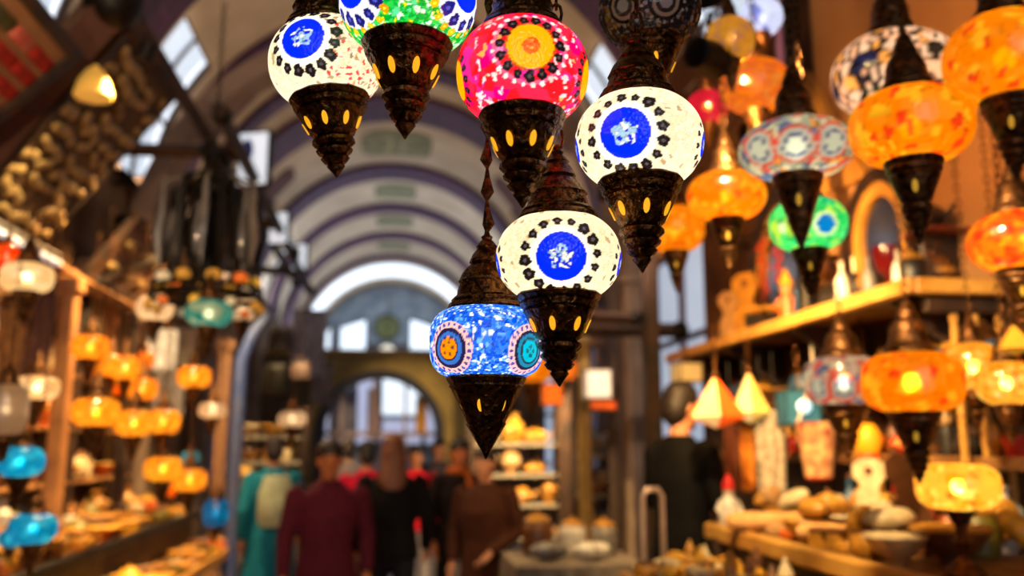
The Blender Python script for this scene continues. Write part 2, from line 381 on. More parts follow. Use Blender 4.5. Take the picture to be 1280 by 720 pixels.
def cloth_strip(w_, h_, waves=3, amp=.04, taper=0., thick=.012, n=18):
    mb = MB(); fr = []; 
    for j in range(7):
        z = -h_*j/6; row = []
        for i in range(n+1):
            u = i/n-.5; row.append((u*w_*(1-taper*j/6), amp*math.sin(u*2*PI*waves+j*.25)*(0.5+.5*j/6), z+.015*math.sin(j+i)*(j/6)))
        fr.append(row)
    A = sum(fr, []); B = [(x, y+thick, z) for x, y, z in A]; N1 = n+1; T = len(A); fs = []
    for j in range(6):
        for i in range(n):
            a = j*N1+i; fs += [(a, a+1, a+1+N1, a+N1), (T+a, T+a+N1, T+a+1+N1, T+a+1)]
        fs += [(j*N1, (j+1)*N1, T+(j+1)*N1, T+j*N1), (j*N1+n, T+j*N1+n, T+(j+1)*N1+n, (j+1)*N1+n)]
    for i in range(n): fs += [(i, T+i, T+i+1, i+1), (6*N1+i, 6*N1+i+1, T+6*N1+i+1, T+6*N1+i)]
    return mb.add(A+B, fs)
def hang_cloth(px, py0, py1, pw, Y, m, label, name='hanging_cloth', cat='cloth', group=None, rz=0, waves=3, rod=True):
    a = atY(px, py0, Y); b = atY(px, py1, Y); wd = pw/F*Y
    t = thing(name, label, cat, a, rz, group)
    cloth_strip(wd, a[2]-b[2], waves, wd*.07).build('fabric', m, t)
    if rod:
        mb = MB(); mb.tube([(-wd*.55, .006, .005), (wd*.55, .006, .005)], .008, 6); mb.tube([(0, .006, 0), (0, .006, .3)], .004, 5); mb.build('rod', IRON, t)
    return t
hang_cloth(430, 488, 552, 34, 25, BACKM, 'pale lavender banner behind the gate, left of the arch centre', waves=2, group='banners beyond the gate')
hang_cloth(468, 486, 548, 16, 23, mat('mauve_cloth', (120, 92, 110), .8), 'dark mauve banner hanging behind the centre of the gate arch', waves=2, group='banners beyond the gate')
hang_cloth(527, 496, 540, 14, 23, mat('orange_cloth', (214, 150, 70), .8), 'small orange banner hanging behind the gate arch', waves=1, group='banners beyond the gate')
# uplights added on both sides to brighten the vault, hidden behind the canopies
up = 0
for s in (-1, 1):
    for y in (5.5, 9.6, 12.6, 16, 20.6, 25, 30):
        t = thing('added_uplight', 'added %s uplight on the %s cornice, at the %s bay from the entrance' % ('black metal', 'left' if s < 0 else 'right', ['first', 'second', 'third', 'fourth', 'fifth', 'sixth', 'seventh'][up % 7]), 'light', (s*2.86, y, 4.45), 0, 'added uplights on the cornices')
        up += 1
        MB().box(-.08, .08, -.35, .35, -.06, -.01, .02).build('housing', IRON, t)
        MB().box(-s*-.02, s*.14, -.05, .05, -.1, -.06, .01).build('bracket', IRON, t) if s > 0 else MB().box(-.14, .02, -.05, .05, -.1, -.06, .01).build('bracket', IRON, t)
        L_ = light('AREA', 'added_uplight_beam', 38 if y < 18 else 120, (255, 216, 172) if y < 14 else ((255, 232, 208) if y < 18 else (225, 235, 250)), (0, 0, 0), t, .12, .6, (PI, math.radians(-s*28), 0))
# ================================================================== LAMPS
WS = .5
def tiles(P, n, pal, wts, seed, grout=.75, gw=.16):
    r = np.random.default_rng(seed); idx = r.choice(len(P), n, replace=False); ctr = P[idx]
    out_d1 = np.full(len(P), 9e9); out_d2 = out_d1.copy(); lab = np.zeros(len(P), int)
    for k in range(0, n, 64):
        d = np.linalg.norm(P[:, None, :]-ctr[None, k:k+64, :], axis=2)
        s_ = np.sort(d, 1)[:, :2] if d.shape[1] > 1 else np.hstack([d, d+9])
        a = d.argmin(1); m1 = s_[:, 0]; better = m1 < out_d1
        nd2 = np.where(better, np.minimum(out_d1, s_[:, 1]), np.minimum(out_d2, m1))
        lab = np.where(better, a+k, lab); out_d1 = np.where(better, m1, out_d1); out_d2 = nd2
    ci = r.choice(len(pal), n, p=np.array(wts)/sum(wts)); col = np.array(pal, float)[ci]*(1-.15*r.random((n, 1)))
    c = col[lab]; g = (out_d2-out_d1) < gw*np.mean(out_d1)
    c[g] *= grout
    return c
ELEV = math.radians(20)
def medal(P, col, c, R, disc, rings, beads=None, seed=1):
    """c: (dx,dz) on the face, in units of R"""
    el = ELEV; y = math.sqrt(max(0, 1-c[0]**2-(c[1]/.9)**2))
    ctr = R*np.array((c[0], -y*math.cos(el)-c[1]*math.sin(el), c[1]*math.cos(el)-y*math.sin(el)*.8))
    ctr = P[np.argmin(np.linalg.norm(P-ctr, axis=1))]
    D = P-ctr; d = np.linalg.norm(D, axis=1)/R
    nrm = ctr/np.linalg.norm(ctr); u = np.cross((0, 0, 1.), nrm); u /= np.linalg.norm(u); v = np.cross(nrm, u)
    ang = np.arctan2(D@v, D@u); r = np.random.default_rng(seed)
    for r0, r1, cc in rings[::-1]:
        m = (d >= r0) & (d < r1); col[m] = cc
    if disc:
        r0, cc, r1, cc2 = disc; m = d < r0; col[m] = cc
        near = np.where(d < r1*1.3)[0]
        if r1 > .05 and len(near) > 50:
            tt = tiles(P[near], min(70, len(near)//4), [cc, cc2, (.9, .97, 1.)], [2.2, 3, 1.6], seed, .6, .3); k2 = d[near] < r1*(.9+.15*np.sin(5*ang[near])); col[near[k2]] = tt[k2]
    for rb, nb, br, bc in (beads or []):
        for k in range(nb):
            a = 2*PI*k/nb+.1; q = ctr/R+rb*(math.cos(a)*u+math.sin(a)*v)
            e = ang-a; e = (e+PI) % (2*PI)-PI
            b2 = br*(.8+.4*r.random()); dd = np.hypot((d-rb-br*.3*(r.random()-.5))*.9, e*rb); aa = np.arctan2(e*rb, d-rb)
            m = dd < b2*(1+.09*np.cos(5*aa+6*r.random())+.07*np.cos(3*aa+6*r.random())) ; col[m] = np.array(bc)*(.7+.6*r.random())
            if len(P) > 9000 and br > .045: m = m & (dd < b2*.3); col[m] = np.array(bc)*3+.05
    return col
def globe(name, R, Hh, ex, opening, nu, nv, colfn, m):
    tm = math.acos(opening**(ex/2)); vs = []
    for j in range(nv+1):
        t = -tm+2*tm*j/nv; ct = math.cos(t)**(2/ex); st = math.copysign(abs(math.sin(t))**(2/ex), t)
        for i in range(nu):
            a = 2*PI*i/nu; vs.append((R*ct*math.cos(a), R*ct*math.sin(a), Hh*st))
    fs = [(j*nu+i, j*nu+(i+1) % nu, (j+1)*nu+(i+1) % nu, (j+1)*nu+i) for j in range(nv) for i in range(nu)]
    me = bpy.data.meshes.new(name); me.from_pydata(vs, [], fs); me.update(); me.materials.append(m)
    me.polygons.foreach_set('use_smooth', [True]*len(fs))
    P = np.array(vs); col = np.clip(colfn(P, R), 0, 1)
    at = me.color_attributes.new('Col', 'FLOAT_COLOR', 'POINT'); at.data.foreach_set('color', np.hstack([col, np.ones((len(P), 1))]).astype(np.float32).ravel())
    return me
ztop = lambda Hh, ex, op: Hh*math.sin(math.acos(op**(ex/2)))**(2/ex)
def cap_lower(R, z0, ro, style=0, seg=40):
    k = ro*R
    if style == 0: pr = [(k*.8, z0+.02*R), (k*1.02, z0+.03*R), (k*1.06, z0-.01*R), (k*1.02, z0-.07*R), (k*.95, z0-.1*R), (k*.98, z0-.14*R), (k*.95, z0-.2*R), (k*.87, z0-.23*R), (k*.9, z0-.27*R), (k*.84, z0-.32*R),
          (k*.56, z0-.68*R), (k*.44, z0-.73*R), (k*.55, z0-.77*R), (k*.56, z0-.83*R), (k*.48, z0-.88*R), (k*.4, z0-.91*R), (k*.48, z0-.95*R), (k*.45, z0-1.0*R), (k*.32, z0-1.06*R), (k*.38, z0-1.1*R), (k*.3, z0-1.17*R), (k*.2, z0-1.2*R), (k*.24, z0-1.24*R), (k*.1, z0-1.36*R), (k*.02, z0-1.44*R)]
    else: pr = [(k*.8, z0+.02*R), (k*1.03, z0+.02*R), (k*1.05, z0-.03*R), (k*1.0, z0-.09*R), (k*.96, z0-.12*R), (k*.98, z0-.16*R), (k*.92, z0-.2*R), (k*.5, z0-.78*R), (k*.53, z0-.8*R), (k*.49, z0-.84*R), (k*.12, z0-1.26*R), (k*.02, z0-1.4*R)]
    return pr
def cap_upper(R, z0, ro):
    k = ro*R
    return [(k*.8, z0-.02*R), (k*1.03, z0-.03*R), (k*1.05, z0+.02*R), (k*1.0, z0+.08*R), (k*.92, z0+.1*R), (k*.94, z0+.14*R), (k*.86, z0+.19*R), (k*.8, z0+.2*R), (k*.77, z0+.3*R), (k*.72, z0+.4*R), (k*.76, z0+.43*R), (k*.72, z0+.47*R), (k*.66, z0+.56*R), (k*.56, z0+.64*R), (k*.42, z0+.7*R), (k*.47, z0+.73*R), (k*.44, z0+.78*R), (k*.38, z0+.86*R), (k*.26, z0+.95*R), (k*.3, z0+.98*R), (k*.22, z0+1.04*R), (k*.13, z0+1.1*R), (k*.16, z0+1.14*R), (k*.08, z0+1.18*R), (k*.05, z0+1.27*R)]
def chain(mb, x, y, z0, z1, s=.012, r=.0028):
    z = z0; k = 0
    while z < z1:
        for q in (0,):
            pts = []
            for i in range(9):
                a = 2*PI*i/8; dx = s*.45*math.cos(a); dz = s*.95*math.sin(a)
                pts.append((x+(dx if k % 2 == 0 else 0), y+(0 if k % 2 == 0 else dx), z+s*.8+dz))
            mb.tube(pts, r, 5)
        z += s*1.35; k += 1
def slots(R, z0, ro, style=0):
    """one lit almond opening on the cone, facing +X"""
    k = ro*R; zc = z0-.5*R; rc = k*(.72 if style == 0 else .68)+.0008; sl = math.atan2(k*.3, .4*R); pts = []
    for j in range(14):
        b = 2*PI*j/14; u = .048*R*math.cos(b); v = .105*R*math.sin(b)
        pts.append((rc+v*math.tan(sl)*.95, u, zc+v))
    return MB().rings([[(p_[0]*.95, p_[1], p_[2]) for p_ in pts], pts])
def mosaic_lamp(label, px, py, hw, Y, Hr, ex, colfn, watt, lcol, R=.07, op=.6, tilt=(0, 0), low=0, railz=2.75, group='mosaic lamps hanging in front', hi=True, name='hanging_mosaic_lamp', glass=None, upper=True, dome=1., lampless=False, slotn=8, slotrot=.2, opl=None, topstretch=1., leaf=False):
    loc = atY(px, py, Y); rz = -math.atan2(loc[0], loc[1]); opl = opl or op
    D = math.hypot(loc[0], loc[1], ); R = hw/F*math.sqrt(D*D+(loc[2]-CH)**2)*1.0
    t = thing(name, label, 'lamp', loc, 0, group); t.rotation_euler = (tilt[0], tilt[1], rz)
    Hh = R*Hr; nu, nv = (260, 120) if hi else (80, 40)
    g = put(globe('globe', R, Hh, ex, op, nu, nv, colfn, glass or (GLASS if hi else GLASSB)), 'globe', t)
    zb = -ztop(Hh, ex, op); zt = -zb; m = BRASS if hi else BRASS2; seg = 48 if hi else 24
    put(MB().lathe(cap_lower(R, zb, opl, low), seg, rip=.012, ripn=seg//4).mesh('lower_cap', m), 'lower_cap', t)
    if hi or hw > 34:
        sm = slots(R, zb, opl, low).mesh('light_slot', SLOT if hi else SLOT2)
        for i in range(slotn): put(sm, 'light_slot', t, rot=(0, 0, slotrot+2*PI*i/slotn))
    if upper:
        pr = [(a, zt+(b-zt)*topstretch) for a, b in cap_upper(R, zt, op)]
        uc = put(MB().lathe(pr, seg, rip=.012, ripn=seg//4).mesh('upper_cap', m), 'upper_cap', t)
        z1 = pr[-1][1]
        if hi:
            mb = MB()
            for i in range(8):
                a = 2*PI*i/8; mb.ell((R*op*.66*math.cos(a), R*op*.66*math.sin(a), zt+.42*R*topstretch), (.05*R, .05*R, .05*R), 8, 6)
            mb.build('stud', SLOT if False else BRASS2, uc)
    else: z1 = zt
    ch = MB(); top = railz-loc[2]
    if leaf:
        z = z1-.005; k = 0
        while z < top:
            for sg in (0, PI/2):
                a_ = k*.7+sg; ch.tube([(0, 0, z), (.004*math.cos(a_), .004*math.sin(a_), z+.012), (0, 0, z+.03), (0, 0, z+.045)], [.0018, .0062, .004, .0018], 6, .35)
            z += .044; k += 1
    if tilt != (0, 0): top = min(top, top)
    if not leaf: chain(ch, 0, 0, z1-.005, top, .0155 if hi else .02, .0022 if hi else .0022)
    cm = ch.mesh('chain', m); put(cm, 'chain', t)
    if watt and not hi:
        rb = .013*R/.07; st = max(2, round(watt*WS*(R/.07)**2/(4*PI*PI*rb*rb)/3)*3)
        bm = mat('bulb_%d_%d' % (st, lcol[2]), (255, 240, 210), .4, emit=lcol, estr=st)
        put(MB().ell((0, 0, 0), (rb, rb, rb*1.15), 10, 7).mesh('bulb', bm), 'bulb', t)
    elif watt: light('POINT', 'bulb_light', watt*WS*(R/.07)**2, lcol, (0, 0, 0), t, .016*R/.07)
    return t
BLUE = (.0, .02, 1.); BK = (.012, .008, .01)
def white_fn(mx, mz, seed, side=True, red=False):
    def f(P, R):
        pal = [(1, .92, .74), (1, .87, .62), (.95, .8, .55), (.55, .38, .2)]
        c = tiles(P, 2300, pal, [7, 4, 1.5, .22], seed, .8, .16)
        if red:
            r = tiles(P, 2600, [(1, 1, 1), (.9, .08, .1), (.35, .25, .25), (.95, .5, .15)], [9, 1.5, .5, .3], seed+5, 1.)
            fr = P[:, 0] > -.05*R; c[fr] = c[fr]*r[fr]
        c = medal(P, c, (mx, mz), R, (.385, BLUE, .2, (.35, .62, 1.)), [(.385, .5, (1, .97, .92))], [(.575, 16, .082, BK)], seed)
        if side:
            for a in (.98, -.98 if mx > -.3 else None):
                if a is None: continue
                c = medal(P, c, (a, -.1), R, (.2, BLUE, .1, (.3, .5, 1)), [], [(.33, 11, .05, BK)], seed+1)
        return c
    return f
def blue_fn(P, R):
    c = tiles(P, 3600, [(.0, .07, .62), (.02, .16, .85), (.12, .36, .95), (.75, .85, 1)], [4, 4, 2.6, 2.0], 11, .45, .24)
    c = medal(P, c, (-.62, .05), R, (.18, (1, .2, .0), .0, BK), [(.18, .21, (.02, .02, .05)), (.21, .28, (.03, .12, .4)), (.28, .35, (.015, .01, .05)), (.35, .46, (.8, .42, .35))], [(.41, 22, .03, (.05, .05, .3)), (.1, 5, .03, (.1, .05, .02))], 3)
    c = medal(P, c, (.72, -.02), R, (.19, (.0, .38, .5), .0, BK), [(.19, .23, (.02, .03, .04)), (.23, .29, (.01, .18, .3)), (.29, .35, (.015, .01, .04)), (.35, .46, (.8, .42, .38))], [(.41, 22, .03, (.06, .05, .3)), (.07, 4, .04, (.01, .1, .12))], 4)
    return c
def red_fn(P, R):
    c = tiles(P, 300, [(1, .01, .02), (1, .02, .08), (.95, .0, .2), (.8, .02, .35)], [6, 4, 2, 1], 21, .9, .06)
    w_ = tiles(P, 2800, [(0, 0, 0), (1, .8, .85), (1, .45, .1), (.9, .3, .6)], [12, 1.6, .6, .9], 22, 1.)
    ring = np.abs(P[:, 0]/R+.48) < .2; ring2 = (P[:, 0]/R > .45) & (P[:, 0]/R < .8)
    mk = (w_.sum(1) > .3) & (ring | ring2 | (rng.random(len(P)) < 0)); c[mk] = w_[mk]
    c = medal(P, c, (.13, .27), R, (.34, (1, .45, .0), .0, BK), [(.5, .56, (.95, .12, .3)), (.35, .37, (.4, .1, .0))], [(.44, 15, .07, BK), (.56, 24, .035, (1, .85, .85)), (.05, 5, .07, (1, .12, .0))], 5)
    for a in (-.97, .97): c = medal(P, c, (a, -.12), R, (.3, (1, .42, 0), 0, BK), [], [(.38, 14, .055, BK)], 6)
    return c
def green_fn(P, R):
    c = tiles(P, 3600, [(0, .4, .03), (.02, .6, .07), (.75, .7, .0), (.7, 1, .75), (.1, .7, .3)], [5, 5, 1.2, 2.6, 1.4], 31, .6, .18)
    pr = P[:, 2] < -.3*R; 
    for a, b in ((-.8, .1), (.84, .15)):
        c = medal(P, c, (a, b), R, (.36, (.0, .02, .95), .16, (.2, .45, 1)), [(.36, .42, (.95, .95, 1)), (.42, .64, (.75, .7, .9))], [(.53, 14, .09, (.01, .01, .16)), (.68, 20, .05, (.9, .35, .0))], 7)
    return c
mosaic_lamp('cream mosaic lamp with blue eye and red flecks, tilted, leftmost of the front cluster', 408, 80, 67, 1.14, .83, 2.15, white_fn(-.42, .36, 41, False, True), .62, (255, 244, 226), op=.66, tilt=(0, math.radians(-7)), slotrot=.5)
mosaic_lamp('green and yellow mosaic lamp with blue medallions, cut off by the top edge', 510, 2, 81, 1.02, .8, 2.2, green_fn, .6, (255, 255, 240), op=.62, slotrot=.3)
mosaic_lamp('red mosaic lamp with a yellow medallion in the middle of the front cluster', 653, 92, 80, .95, .8, 2.3, red_fn, .62, (255, 240, 225), op=.62, slotrot=.35)
mosaic_lamp('cream mosaic lamp with blue eye, the right hand lamp of the front cluster', 799, 177, 78, 1.0, .8, 2.15, white_fn(-.2, .1, 43), .62, (255, 244, 222), op=.62, slotrot=.42, low=0, slotn=7)
mosaic_lamp('cream mosaic lamp with blue eye hanging lowest but one, overlapping the blue lamp', 698, 322, 78, 1.03, .76, 2.15, white_fn(.05, .09, 44), .62, (255, 242, 215), op=.63, slotrot=.0, slotn=7)
mosaic_lamp('blue and white mosaic barrel lamp with orange and teal medallions, lowest of the front cluster', 608, 429, 71, 1.12, .66, 3.2, blue_fn, .78, (255, 255, 255), op=.66, low=1, slotrot=.0, slotn=7, topstretch=1.15, leaf=True)
def unlit_fn(P, R):
    c = tiles(P, 900, [(.05, .04, .05), (.35, .18, .12), (.6, .5, .45), (.7, .4, .1), (.1, .12, .2)], [5, 2, 2, 1.5, 1], 51, .2, .25)
    for a in (-.5, .3): c = medal(P, c, (a, -.05), R, (.12, (.6, .5, .5), 0, BK), [(.12, .2, (.05, .03, .03)), (.2, .27, (.7, .5, .35)), (.27, .34, (.03, .02, .02))], [(.38, 16, .035, (.7, .6, .55))], 8)
    return c
mosaic_lamp('unlit dark mosaic lamp above the right hand cream lamp', 812, 12, 60, 1.16, .85, 2.1, unlit_fn, 0.03, (255, 200, 150), op=.6, glass=GLASSU, lampless=False, slotn=4)
# ---- blurred lamps
def orange_fn(seed, red=.8, base=(1, .28, .0), hot=(1, .55, .02), sp=(.95, .06, .01)):
    def f(P, R): 
        c = tiles(P, 420, [base, hot, sp, (1, .34, .01)], [6, 1.6, red, 3], seed, .8, .14); return c
    return f
def spot_fn(P, R):
    c = tiles(P, 260, [(.95, .55, .42), (.9, .66, .58), (.01, .015, .08), (.95, .45, .12)], [5, 4, .5, 1.6], 61, .03, .42); return c
def multi_fn(seed, field=(.45, .55, .5)):
    def f(P, R):
        c = tiles(P, 420, [field, (.8, .15, .12), (.1, .2, .5), (.75, .8, .7), (.9, .4, .1)], [4, 2.2, 2, 2, 1], seed, .4, .2)
        for k, a in enumerate((-.62, 0., .62)): c = medal(P, c, (a, .02), R, (.16, (.6, .75, .75), 0, BK), [(.16, .22, (.1, .15, .4)), (.22, .3, (.5, .6, .65)), (.3, .36, (.7, .12, .1))], [], 9)
        return c
    return f
def green2_fn(P, R):
    c = tiles(P, 260, [(.02, .6, .2), (.1, .8, .3), (.55, .8, .1), (.0, .45, .3)], [4, 4, 1, 2], 71, .7)
    c = medal(P, c, (.45, .05), R, (.24, (.0, .15, .9), .0, BK), [(.24, .34, (.7, .85, .6))], [], 9)
    c = medal(P, c, (-.6, .0), R, (.14, (.75, .85, .8), .0, BK), [], [], 9); return c
def flat_fn(c1, c2, seed, n=150):
    def f(P, R): return tiles(P, n, [c1, c2], [3, 1], seed, .85, .1)
    return f
def bl(label, px, py, hw, hh, Y, fn, watt, col=(255, 190, 100), ex=2.2, op=.45, group='lamps over the right hand shop', railz=2.75, low=0, upper=True, glass=None, opl=None, **k):
    if group == 'lamps over the right hand shop' and py < 400:
        railz = 2.86 if Y < 2 else (3.1 if Y < 2.4 else 3.42)
        if glass is None: glass = GLASSC
    return mosaic_lamp(label, px, py, hw, Y, hh/hw, ex, fn, watt, col, op=op, hi=False, railz=railz, group=group, low=low, upper=upper, glass=glass, opl=opl, slotn=3, slotrot=-PI/2, **k)
W_ = (255, 232, 190)
bl('pink and navy spotted mosaic lamp hanging above a bright orange lamp', 1118, 94, 67, 47, 2.2, spot_fn, .55, W_, railz=2.85, topstretch=1.1, op=.4, opl=.4)
bl('bright orange lamp with red beads hanging right below the navy spotted lamp', 1138, 159, 66, 43, 1.7, orange_fn(81, 1.2), .42, W_, ex=2.5, railz=2.8)
bl('large orange lamp with red flower cut by the right edge, uppermost there', 1256, 74, 61, 50, 1.8, orange_fn(82, 1.4), .42, W_, railz=2.85)
bl('orange red speckled lamp at the right edge below the large orange lamp', 1272, 302, 51, 34, 2.2, orange_fn(83, 3, (1, .2, .01)), .42, W_, railz=2.85)
bl('dull orange lamp hanging above the multicoloured flat lamp', 944, 108, 41, 32, 2.5, orange_fn(84, .4, (.9, .25, .04), (.9, .4, .08)), .26, W_, op=.35, railz=3.05)
bl('multicoloured flat mosaic lamp with blue and red rosettes above the green lamp', 995, 187, 66, 35, 1.88, multi_fn(85), .34, W_, railz=2.85, low=1, op=.42)
bl('plain orange lamp left of the multicoloured flat lamp', 908, 245, 47, 31, 2.35, orange_fn(86, .4), .42, W_, op=.42, railz=2.95)
bl('orange lamp partly behind the right hand cream lamp', 844, 287, 36, 30, 2.9, orange_fn(87, .6), .36, W_, op=.42, railz=3.1)
bl('green mosaic lamp with a blue medallion hanging above the shelf', 1010, 281, 45, 32, 2.12, green2_fn, .45, W_, ex=2.4, railz=2.1+.9)
bl('small amber lamp in the dark cluster beside the unlit mosaic lamp', 912, 50, 29, 27, 2.3, flat_fn((.75, .38, .04), (.6, .3, .15), 88), .3, W_, op=.4, railz=2.95)
bl('pale blue and white swirl lamp at the top among dark lamps', 951, 22, 25, 22, 2.7, flat_fn((.75, .8, .95), (.2, .25, .6), 89, 60), .45, (235, 240, 255), op=.4, railz=3.15)
bl('crimson lamp half hidden behind the right hand cream lamp', 884, 135, 25, 21, 2.9, flat_fn((.85, .02, .08), (.95, .25, .05), 90, 60), .3, W_, op=.4, railz=3.25)
bl('red and blue mosaic barrel lamp left of the orange lamp under the shelf', 1054, 476, 44, 29, 2.8, multi_fn(91, (.7, .6, .55)), .28, W_, ex=3.2, op=.55, railz=2.14)
bl('orange barrel lamp hanging under the shelf in the middle', 1140, 478, 55, 35, 2.4, orange_fn(92, .8), .42, W_, ex=3., op=.5, railz=2.75)
bl('yellow crackle lamp behind another under the shelf corner', 1216, 458, 31, 27, 2.85, orange_fn(93, .2, (.95, .5, .05), (1, .75, .2), (.6, .25, .02)), .6, W_, ex=2.5, op=.45, railz=2.75, glass=glass_shell('crackle_glass', .3, 90.))
bl('yellow crackle lamp at the right edge beside another under the shelf corner', 1258, 479, 31, 24, 2.6, orange_fn(94, .2, (.95, .52, .06), (1, .75, .2), (.6, .25, .02)), .65, W_, ex=2.6, op=.45, railz=2.75, glass=glass_shell('crackle_glass'))
# table lamp standing on the stall
def table_lamp(label, px, py, hw, hh, Y, zb, fn, watt):
    loc = atY(px, py, Y); R = hw/F*Y*1.03; t = thing('mosaic_table_lamp', label, 'lamp', (loc[0], loc[1], zb), -math.atan2(loc[0], loc[1])); h = loc[2]-zb
    put(globe('globe', R, R*hh/hw, 2.8, .5, 80, 40, fn, glass_shell('crackle_glass')), 'globe', t, (0, 0, h))
    b = h-R*hh/hw*.9
    put(MB().lathe([(R*.5, 0), (R*.52, .01), (R*.35, .03), (R*.12, .06), (.02, b*.4), (.03, b*.5), (.016, b*.6), (.02, b-.05), (R*.3, b-.02), (R*.52, b), (R*.5, b+.01)], 24).mesh('base', BRASS2), 'base', t)
    put(MB().ell((0, 0, h), (.018, .018, .022), 10, 7).mesh('bulb', mat('bulb_table', (255, 240, 210), .4, emit=W_, estr=watt*WS*(R/.07)**2/(4*PI*PI*.018**2))), 'bulb', t)
table_lamp('yellow crackle mosaic table lamp standing on the right hand stall', 1197, 608, 51, 31, 2.55, 1.225, orange_fn(95, .3, (.95, .5, .05), (1, .72, .15), (.55, .22, .02)), .85)
# left lamps
LG = 'lamps over the left hand shop'
OR = orange_fn(101, .1, (1, .42, .02), (1, .6, .05)); CRM = flat_fn((1, .72, .4), (1, .85, .6), 102)
CRM2 = flat_fn((.8, .62, .45), (.9, .72, .55), 103); BLU = flat_fn((.0, .3, .75), (.02, .5, .9), 104, 60)
for px, py, hw, hh, Y, fn, wt, lb in (
    (34, 347, 27, 16, 4.3, CRM, .45, 'cream drum lamp under the light tube, highest of the left lamps'),
    (46, 485, 23, 13, 5.3, CRM, .34, 'cream flat lamp low at the left beside the purple curtain'),
    (8, 512, 22, 28, 4.0, CRM2, .12, 'dull cream round lamp at the left edge'),
    (113, 434, 20, 14, 5.6, OR, .4, 'amber lamp at the top left of the amber cluster'),
    (138, 457, 18, 13, 6.2, OR, .33, 'amber lamp left and behind in the upper pair of the amber cluster'),
    (157, 460, 17, 14, 5.7, OR, .5, 'brighter amber lamp of the upper pair in the amber cluster'),
    (181, 450, 10, 10, 6.5, OR, .22, 'tiny orange lamp right of the upper pair in the amber cluster'),
    (148, 480, 13, 13, 6.4, orange_fn(105, .5, (1, .18, .0)), .3, 'deep orange lamp in the middle of the amber cluster'),
    (178, 486, 17, 13, 6., OR, .33, 'amber lamp at mid height on the right of the amber cluster'),
    (120, 515, 26, 16, 5., OR, .45, 'widest amber lamp, at the lower left of the amber cluster'),
    (168, 529, 21, 15, 5.2, OR, .5, 'amber lamp left of its twin in the row beneath the amber cluster'),
    (204, 527, 19, 14, 5.75, OR, .48, 'amber lamp right of its twin in the row beneath the amber cluster'),
    (243, 471, 19, 13, 6., OR, .45, 'single amber lamp hanging beneath the iron chandelier'),
    (204, 586, 21, 14, 5.2, OR, .48, 'amber lamp above another above the left counter'),
    (237, 600, 19, 13, 5.6, OR, .46, 'amber lamp lowest and nearest the blue balloon shaped lamp'),
    (266, 513, 16, 9, 7., CRM2, .3, 'small pale flat lamp left of the blue column'),
    (366, 524, 17, 9, 8., CRM2, .3, 'small pale flat lamp above the person in teal'),
    (25, 577, 25, 17, 4.5, BLU, .5, 'bright blue lamp at the left edge, upper of two'),
    (42, 660, 24, 17, 4.9, BLU, .42, 'bright blue lamp at the left edge, lower of two'),
    (13, 673, 12, 10, 5.4, BLU, .3, 'small blue lamp tucked behind the lower blue lamp'),
    (238, 573, 10, 8, 6.5, flat_fn((.1, .35, .5), (.15, .45, .6), 106, 40), .25, 'tiny teal lamp above the lowest amber lamp'),
    (270, 641, 15, 16, 6.2, flat_fn((.0, .2, .6), (.0, .3, .75), 107, 40), .3, 'blue balloon shaped lamp at the end of the left counter'),
    (211, 611, 9, 9, 6.3, orange_fn(108, .5, (1, .12, .0)), .3, 'tiny red orange lamp beneath the amber lamps above the counter'),
    (9, 322, 12, 16, 4.6, orange_fn(109, .5, (1, .08, .0)), .2, 'red lamp at the left edge beside the light tube')):
    low = py > 560
    bl(lb, px, py, hw, hh, Y, fn, wt, W_, ex=3. if fn is not BLU else 2.4, op=.5, group=LG, railz=2.9)
# centre right lamps
for px, py, hw, hh, Y, fn, wt, lb in (
    (664, 462, 26, 17, 6.6, orange_fn(111, .2), .3, 'orange lamp behind the lowest cream lamp over the middle stall'),
    (706, 462, 15, 14, 7., orange_fn(112, .2, (1, .2, .02)), .38, 'small orange red lamp right of the lowest front lamp over the middle stall'),
    ):
    bl(lb, px, py, hw, hh, Y, fn, wt, W_, ex=2.6, op=.5, group='lanterns over the middle stall', railz=2.55)
def box_lantern(label, px, py, w_, h_, Y, col, ecol, st, top=2.55, roof=True, name='hanging_box_lantern', cat='lantern'):
    loc = atY(px, py, Y); a = w_/F*Y/2; b = h_/F*Y/2
    t = thing(name, label, cat, loc, random.uniform(-.2, .2))
    MB().box(-a, a, -a, a, -b, b, a*.12).build('shade', mat('paper_%d_%d_%d' % ecol, ecol, .7, scale=8, emit=ecol, estr=st), t)
    fr = MB()
    for x in (-a, a):
        for y in (-a, a): fr.tube([(x, y, -b), (x, y, b)], a*.06, 6)
    for z in (-b, b): fr.box(-a*1.08, a*1.08, -a*1.08, a*1.08, z-a*.06, z+a*.06, a*.03)
    fr.build('frame', mat('lantern_frame_%d_%d_%d' % col, col, .5), t)
    ch = MB(); chain(ch, 0, 0, b+.0, top-loc[2], .03, .003); ch.build('chain', BRASS2, t)
    return t
box_lantern('orange box lantern hanging beneath the small orange red lamp', 690, 494, 24, 26, 6.8, (120, 50, 20), (240, 110, 20), .8)
box_lantern('white box lantern hanging beside the golden post', 747, 481, 32, 36, 7.2, (150, 120, 80), (235, 225, 200), .8)
box_lantern('flat orange box lantern just under the white box lantern', 748, 507, 36, 12, 7.9, (120, 40, 10), (235, 92, 20), .7)
box_lantern('teal box lantern with glowing middle left of the barrel lamps', 998, 510, 44, 44, 4.35, (20, 60, 70), (20, 86, 110), .45, 2.16)
tl = [o for o in C.objects if o.get('label', '').startswith('teal box')][0]; a_ = 44/F*4.35/2
put(MB().ell((0, 0, 0), (a_*.42, a_*.2, a_*.42), 16, 10).mesh('glowing_lens', mat('lens_glow', (190, 236, 250), .3, emit=(190, 240, 255), estr=1.1)), 'glowing_lens', tl, (.005, -a_*1.02, .005)).parent = tl
